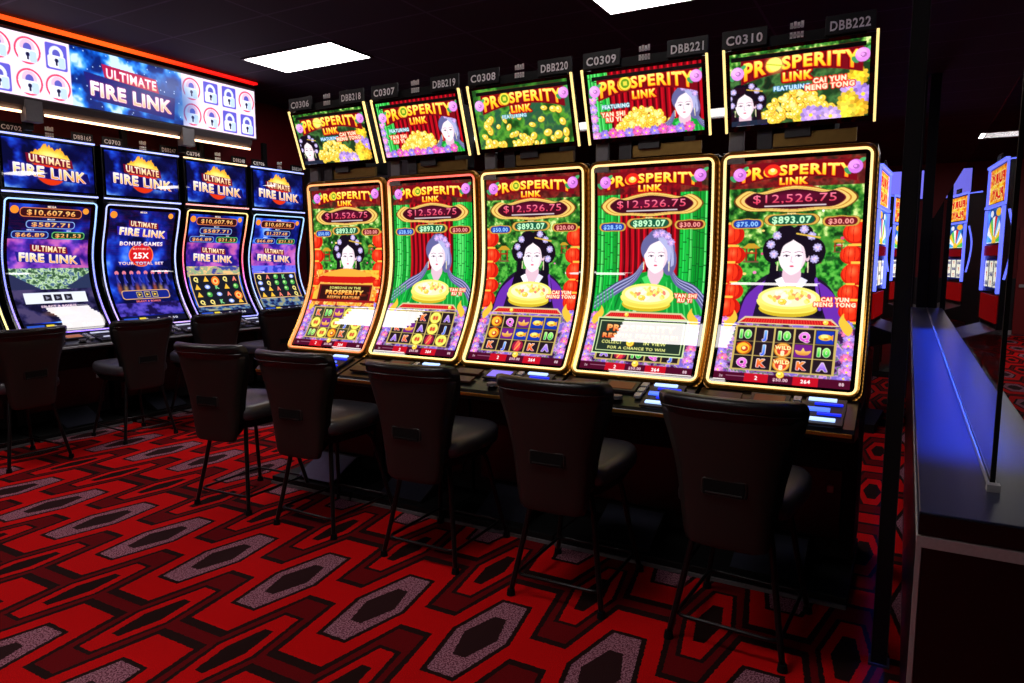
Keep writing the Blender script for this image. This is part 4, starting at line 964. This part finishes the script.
# long display above the row
sg = thing('sign_display', 'long bright display with padlocks and a blue logo, hung above the left row', 'display sign', (-6.6, 4.28, 3.22), PI/2)
MB().prism_y([(-1.50, -.27), (1.50, -.27), (1.50, .29), (-1.50, .29)], .012, .16).build('sign_casing', M['grey'], sg, bevel=.01)
MB().prism_x([(.012, -.27), (.03, -.33), (.06, -.37), (.14, -.37), (.16, -.27)], -1.46, 1.44).build('lower_housing', mat('grey_housing', (74, 70, 74), .45, metal=.2, noise=.2), sg, bevel=.004)
screen_mesh('sign_screen', sign_art(), lambda u, v: ((u-.5)*2.96, .008, .26-.52*v), SIGN, sg)
warm = mat('warm_tube', (255, 210, 170), .4, emit=4.5, ergb=(255, 196, 150))
for a, b in ((-1.46, -.97), (-.78, .52), (.70, 1.42)):
    MB().tube([(a, .045, -.385), (b, .045, -.385)], .011, 10).build('tube_light', warm, sg)
for a in (-.88, .61): MB().box(a-.07, a+.07, .01, .10, -.46, -.28).build('mount_bracket', M['grey'], sg, bevel=.004); 
for a in (-.88, .61): MB().box(a-.03, a+.03, .1, .16, -.52, -.3).build('mount_arm', M['matte'], sg)

# ------------------------------------------------------------------ chairs
def chair_proto():
    t = thing('casino_chair', 'x', 'chair')
    # back shell: cross sections up the back (z, half width, y of the centre, wrap, thickness)
    def sect(z, w, y, wrap, th, n=13):
        L = []
        for i in range(n):
            u = -1+2*i/(n-1); L.append((u*w, y+wrap*abs(u)**2.4-th*.5*math.sqrt(max(0, 1-u**6))*1.0, z))
        for i in range(n):
            u = 1-2*i/(n-1); L.append((u*w*.985, y+wrap*abs(u)**2.4+th*.5*math.sqrt(max(0, 1-u**6)), z))
        return L
    S = [(.455, .10, -.205, .01, .02), (.462, .150, -.207, .016, .034), (.50, .170, -.212, .03, .04), (.60, .186, -.222, .05, .044), (.70, .198, -.232, .06, .046), (.80, .218, -.243, .075, .05), (.88, .240, -.254, .088, .05), (.95, .262, -.265, .10, .045), (1.0, .27, -.272, .10, .03)]
    S = [(a, b, c, d*.62, e) for a, b, c, d, e in S]; S = cat(S, 3); MB().loft([sect(*q) for q in S]).build('back_shell', M['shell'], t, smooth=True)
    # padded cushion that folds over the top
    C = [(.56, .17, -.185, .05, .05), (.60, .19, -.180, .055, .07), (.72, .205, -.19, .07, .08), (.84, .232, -.205, .088, .085), (.93, .262, -.222, .10, .085), (.995, .279, -.250, .106, .088), (1.03, .285, -.268, .108, .092), (1.055, .281, -.278, .106, .080), (1.068, .268, -.282, .10, .052), (1.073, .245, -.283, .095, .02)]
    C = [(a, b, c, d*.62, e) for a, b, c, d, e in C]; C = cat(C, 3); cu = MB().loft([sect(*q) for q in C]).build('back_cushion', M['leather'], t, smooth=True)
    MB().tube([(u*.284, -.266+.066*abs(u)**2.4-.0455*math.sqrt(max(0, 1-u**6))-.002, 1.022-.006*abs(u)) for u in np.linspace(-.93, .93, 21)], .0028, 6).build('piping', M['leather'], cu)
    # grab handle; a black plate paints the shade of its hollow
    hd = MB()
    rr = [(x, z) for x, z, *_ in rrect(.088, -.034, .034, .014, 4, 2)]
    loopf = lambda s, y: [(x*s, y+.055*abs(x*s/.2)**2.4, z*(s if s < 1 else s)+.715) for x, z in rr]
    k = len(rr); L = [loopf(1.0, -.252), loopf(1.0, -.263), loopf(.94, -.266), loopf(.88, -.263), loopf(.86, -.250)]
    hd.loft(L, cap=False); h = hd.build('handle', M['shell'], t, smooth=True)
    MB().box(-.077, .077, -.2612, -.256, .686, .744).build('handle_shade_plate', M['rubber'], h)
    MB().tube([(-.07, -.262, .693), (.07, -.262, .693)], .004, 6).build('handle_grip', M['black'], h)
    # seat
    def seatsec(z, g):
        pts = [(-.20, -.19), (-.235, -.05), (-.25, .12), (-.235, .24), (-.17, .295), (0, .305), (.17, .295), (.235, .24), (.25, .12), (.235, -.05), (.20, -.19), (0, -.205)]
        return [(x*g, .05+(y-.05)*g, z+(.018*((y+.2)/.5)**2 if z > .6 else 0)) for x, y in cat([(a, b) for a, b in pts], 4, True)]
    MB().loft([seatsec(.585, .95), seatsec(.60, .99), seatsec(.63, 1.0), seatsec(.652, .985), seatsec(.667, .93), seatsec(.672, .80), seatsec(.668, .5), seatsec(.666, .1)]).build('seat', M['seatfab'], t, smooth=True)
    MB().loft([[(x*.9, y*.9+.005, z-.03) for x, y, z in seatsec(.56, .9)], [(x, y, z) for x, y, z in seatsec(.585, .93)]]).build('seat_pan', M['rubber'], t)
    MB().prism_x([(-.2, .47), (-.15, .47), (-.02, .545), (-.02, .575), (-.2, .575)], -.12, .12).build('back_bracket', M['rubber'], t, bevel=.004)
    for sx in (-1, 1):
        for sy in (-1, 1):
            top = (.13*sx, .02+.13*sy, .565); kn = (.155*sx, .03+.185*sy, .47); ft = (.23*sx, .04+.27*sy, .016)
            P = cat([top, (.138*sx, .02+.155*sy, .53), kn, (.19*sx, .035+.225*sy, .25), ft], 5)
            lg = MB().tube(P, .0145, 10, r1=.0125).build('leg', M['steel'], t, smooth=True)
            MB().cyl((ft[0], ft[1], 0), .021, .03, 14, r2=.017).build('foot_cap', M['rubber'], lg)
    y = [(.195*a, .035+.235*b, .13) for a, b in ((-1, -1), (1, -1), (1, 1), (-1, 1))]
    P = []
    for a, b in ((-1, -1), (1, -1), (1, 1), (-1, 1)):
        cx, cy_ = .165*a, .035+.205*b
        a0 = {(-1, -1): 180, (1, -1): 270, (1, 1): 0, (-1, 1): 90}[(a, b)]
        for q in range(5): th = math.radians(a0+22.5*q); P.append((cx+.045*math.cos(th), cy_+.045*math.sin(th), .105))
    MB().tube(P, .0085, 8, closed=True).build('foot_ring', M['steel'], t, smooth=True)
    return t
proto = chair_proto()
CH = [(-.555, 2.99, -3, 'black padded casino chair nearest the camera, in front of the machine plated C0310'),
      (-1.341, 3.01, 1, 'black padded casino chair facing the machine plated C0309, second from the right'),
      (-2.158, 3.06, 1, 'black padded casino chair facing the machine plated C0308, middle of its row of five'),
      (-3.01, 3.09, 0, 'black padded casino chair facing the machine plated C0307, grey seat showing at its right'),
      (-3.755, 3.10, 3, 'black padded casino chair facing the machine plated C0306, legs clear on red carpet')]
for i, (x, y, r, lab) in enumerate(CH):
    o = proto if i == 0 else copy_tree(proto)
    o.location = (x, y, 0); o.rotation_euler = (0, 0, math.radians(r)); tag(o, lab, 'chair', 'casino chairs at the front row of machines')
    for ch in o.children:                    # the seat swivels on its frame
        if ch.name.split('.')[0] in ('seat', 'seat_pan', 'back_shell', 'back_cushion', 'handle', 'back_bracket'): ch.rotation_euler = (0, 0, math.radians((1, 0, 1, 4, 5)[i])); ch.location = (0, -.07 if ch.name.startswith(('back', 'handle')) else -.03, .008)
CH2 = [(-6.02, 2.82, 92, 'black padded casino chair cut by the left edge of the photo'),
       (-6.02, 3.76, 86, 'black padded casino chair facing the 25X machine, seat left of its back'),
       (-6.02, 4.52, 88, 'black padded casino chair of the left row, half hidden behind the C0306 chair'),
       (-6.02, 5.32, 88, 'black padded casino chair farthest along the left row, beside the C0306 machine')]
for x, y, r, lab in CH2:
    o = copy_tree(proto)
    for ch in o.children: ch.rotation_euler = (0, 0, 0); ch.location = (0, 0, 0)
    o.location = (x, y, 0); o.rotation_euler = (0, 0, math.radians(r)); tag(o, lab, 'chair', 'casino chairs at the left row of machines')

# ------------------------------------------------------------------ half wall, counter, glass and posts
hwll = struct('wall_partition', MB().box(.062, .40, 1.735, 9.0, 0, .985), M['black'])
ct = struct('trim_2', MB().prism_x([(1.725, 1.0), (1.725, 1.05), (9.05, 1.05), (9.05, 1.0)], .052, .375), M['laminate'], bevel=.002)
struct('trim_5', MB().box(.0525, .374, 1.7195, 1.7245, 1.0, 1.046), M['black'])
struct('trim_3', MB().box(.05, .42, 1.718, 1.734, .972, .997).box(.050, .060, 1.734, 9.0, .975, .995).box(.05, .06, 1.722, 1.734, 0, .975), M['alu'])
struct('trim_4', MB().box(.197, .200, 1.97, 8.9, 1.051, 1.066).box(.211, .214, 1.97, 8.9, 1.051, 1.066).box(.197, .214, 1.97, 8.9, 1.0505, 1.053).box(.192, .219, 1.95, 1.975, 1.051, 1.068), M['alu'])
gl = tag(MB().box(.2015, .2095, 1.99, 8.9, 1.056, 2.02).build('glass_screen', M['glass']), 'clear glass screen standing on the blue-lit counter of the half wall', 'glass screen')
ge = MB().box(.2005, .2105, 1.978, 1.9895, 1.056, 2.03).build('edge_post', M['rubber'], gl)
for yy in (8.93,): MB().box(.195, .215, yy, yy+.03, 1.055, 2.03).build('edge_post', M['rubber'], gl)
def post(x, y, z0, w, lab, edge):
    t = thing('post', lab, 'post', (x, y, z0), 0)
    MB().box(-w/2, w/2, -w/2, w/2, 0, CEIL-z0).build('shaft', M['matte'], t, bevel=.003)
    for s in (-1, 1): MB().box(s*(w/2+.0005)-.001, s*(w/2+.0005)+.001, -w/2-.002, -w/2+.002, 0, CEIL-z0).build('edge_highlight', M['charcoal'], t)  # paler strips put the edge highlights into the colour
    MB().box(-w/2-.01, w/2+.01, -w/2-.01, w/2+.01, 0, .01).build('foot_plate', M['charcoal'], t)
post(-.012, 3.0, 0, .055, 'full-height black post left of the half wall, floor to ceiling', 0)
post(.15, 9.25, 0, .10, 'far black post at the distant end of the half wall', 0)
post(.045, 9.25, 0, .05, 'thin far black post beside the wider one beyond the half wall', 0)
# blue bar added on the ceiling, its source unseen, to wash the counter
lens = mat('added_blue_lens', (20, 40, 200), .3, emit=3, ergb=(20, 60, 255))
lp = thing('light_bar', 'long blue light bar added above the half wall to tint its counter, unseen', 'light bar', (.17, 4.3, CEIL-.06))
MB().box(-.04, .04, -2.1, 2.1, 0, .058).build('added_bar_housing', M['matte'], lp, bevel=.004)
MB().box(-.03, .03, -2.08, 2.08, -.006, -.001).build('lens', lens, lp)
ld = D.lights.new('added_blue_lamp', 'AREA'); ld.shape = 'RECTANGLE'; ld.size = .05; ld.size_y = 4.1; ld.energy = 24; ld.color = (.01, .09, 1); ld.spread = math.radians(9)
lo = link(D.objects.new('added_blue_glow', ld), lp); lo.location = (0, 0, -.02)
# ------------------------------------------------------------------ machines behind the posts, seen edge-on and mirrored in the glass
nlb = mat('blue_white_neon', (150, 160, 255), .4, emit=1.8, ergb=(96, 110, 250))
def wheel_top():
    c = Cv(100, 50, 120); c.speck(0, 0, 100, 50, [(230, 90, 10), (255, 150, 20), (255, 220, 60)], 8, 2)
    for i in range(18):
        a = i*PI/9; c.poly([(50, 25), (50+90*math.cos(a), 25+90*math.sin(a)), (50+90*math.cos(a+.14), 25+90*math.sin(a+.14))], (255, 236, 110), .5)
    c.text('FURY', 50, 15, 13, (226, 20, 20), ol=(255, 240, 150), ow=1.2, w=80, bold=.07, shear=.2); c.text('PLAY', 48, 37, 13, (226, 20, 20), ol=(255, 240, 150), ow=1.2, w=66, bold=.07, shear=.2); return c
def wheel_face():
    c = Cv(100, 62, 120, bg=(20, 90, 160)); c.speck(0, 0, 100, 62, [(20, 60, 150), (60, 150, 220)], 6, 2)
    cols = [(250, 250, 250), (70, 170, 240), (220, 40, 40), (250, 250, 250), (90, 200, 90), (250, 210, 60)]
    for i in range(20):
        a = i*PI/10; c.poly([(50, 60), (50+46*math.cos(a), 60+46*math.sin(a)), (50+46*math.cos(a+PI/10), 60+46*math.sin(a+PI/10))], cols[i % 6])
    c.ell(50, 60, 12, 12, (250, 200, 60)); c.ell(30, 8, 16, 7, (250, 190, 50)); c.ell(70, 9, 9, 6, (240, 240, 250)); return c
def wheel_reels():
    c = Cv(100, 60, 90, bg=(16, 24, 90))
    for i in range(3):
        c.rect(8+i*30, 4, 32+i*30, 56, (244, 240, 220))
        for j in range(3): c.text('7' if (i+j) % 2 else 'BAR', 20+i*30, 12+j*18, 8, (210, 30, 30) if (i+j) % 2 else (20, 30, 110), w=None if (i+j) % 2 else 20, bold=.06)
    return c
WT, WF, WR = wheel_top(), wheel_face(), wheel_reels()
redlit = mat('red_lit_panel', (150, 12, 14), .35, emit=.22, ergb=(220, 10, 14), noise=.2)
def wheel_machine(x, y, rz, label):
    t = thing('slot_machine', label, 'slot machine', (x, y, 0), math.radians(rz), 'slot machines standing behind the black posts'); hw = .42
    MB().prism_x([(.3, 2.42), (-.12, 2.42), (-.12, 1.0), (-.36, .92), (-.36, .86), (-.06, .78), (-.06, .08), (.3, .08)], -hw, hw).build('cabinet_body', M['black'], t, bevel=.01)
    MB().box(-hw+.03, hw-.03, -.2, .3, 0, .08).build('plinth', M['matte'], t)
    screen_mesh('topper_screen', WT, lambda u, v: ((u-.5)*.74, -.126, 2.38-.30*v), SCR, t); screen_mesh('wheel_screen', WF, lambda u, v: ((u-.5)*.74, -.126, 2.03-.30*v), SCR, t)
    MB().box(-.37, .37, -.135, -.121, 1.62, 1.71).build('red_band', redlit, t); screen_mesh('reel_screen', WR, lambda u, v: ((u-.5)*.70, -.126, 1.59-.26*v), SCR, t)
    MB().box(-.38, .38, -.135, -.121, 1.05, 1.28).build('belly_panel', redlit, t); MB().box(-.38, .38, -.075, -.061, .2, .74).build('lower_panel', M['black'], t)
    for z in (2.41, 2.05): MB().box(-hw, hw, -.15, -.121, z-.01, z+.012).build('light_bar', nlb, t)
    for s in (-1, 1):
        for o in (.0, .035): MB().box(s*(hw-.01-o)-.004, s*(hw-.01-o)+.004, -.145, -.121, 1.3, 2.03).build('neon_strip', nlb, t)
    MB().tube([(hw+.004, -.13, 2.06), (hw+.004, -.13, 2.40), (hw+.004, .02, 2.42)], .010, 8).build('side_neon', nlb, t)
    MB().tube(cat([(hw+.004, -.10, 2.0), (hw+.004, -.06, 1.8), (hw+.004, -.07, 1.6), (hw+.004, -.10, 1.42)], 5), .010, 8).build('side_neon', nlb, t)
    MB().tube([(-hw-.004, -.13, 2.06), (-hw-.004, -.13, 2.40), (-hw-.004, .02, 2.42)], .010, 8).build('side_neon', nlb, t)
    MB().tube(cat([(-hw-.004, -.10, 2.0), (-hw-.004, -.06, 1.8), (-hw-.004, -.07, 1.6), (-hw-.004, -.10, 1.42)], 5), .010, 8).build('side_neon', nlb, t)
    number_plate(t, '317', -.1, .1, -.13, 2.43, 2.49)
    return t
wheel_machine(-.36, 7.5, 86, 'blue-edged slot machine just right of C0310, its orange sign mirrored in the glass')
wheel_machine(-.24, 11.0, 78, 'farther blue-edged slot machine mirrored in the glass left of the orange sign')
bs = thing('sign_display', 'dim violet-blue display hung beyond the black posts', 'display sign', (-.3, 11.9, 2.65))
MB().box(-.02, .44, .01, .1, -.22, .22).build('sign_casing', M['matte'], bs); 
MB().box(0, .42, -.002, .01, -.2, .2).build('sign_screen', mat('violet_blue_display', (40, 40, 160), .4, emit=1.1, ergb=(120, 116, 240)), bs)

# ------------------------------------------------------------------ world, camera
w = D.worlds.new('world'); SC.world = w; w.use_nodes = True
w.node_tree.nodes['Background'].inputs[0].default_value = (.012, .010, .016, 1); w.node_tree.nodes['Background'].inputs[1].default_value = 1
cam = D.cameras.new('camera'); co = D.objects.new('camera', cam); COL.objects.link(co); SC.camera = co
cam.sensor_width = 36; cam.lens = 701/1024*36; cam.clip_start = .05; cam.clip_end = 100
co.location = (0, 0, 1.6); co.rotation_euler = (math.radians(90-6.8), 0, math.radians(29.35))
SC.view_settings.view_transform = 'Standard'; SC.view_settings.look = 'None'; SC.view_settings.exposure = 0; SC.view_settings.gamma = 1
SC.view_settings.use_curve_mapping = False
SC.cycles.max_bounces = 8; SC.cycles.transparent_max_bounces = 8; SC.cycles.sample_clamp_indirect = 4
SC.cycles.caustics_reflective = False; SC.cycles.caustics_refractive = False
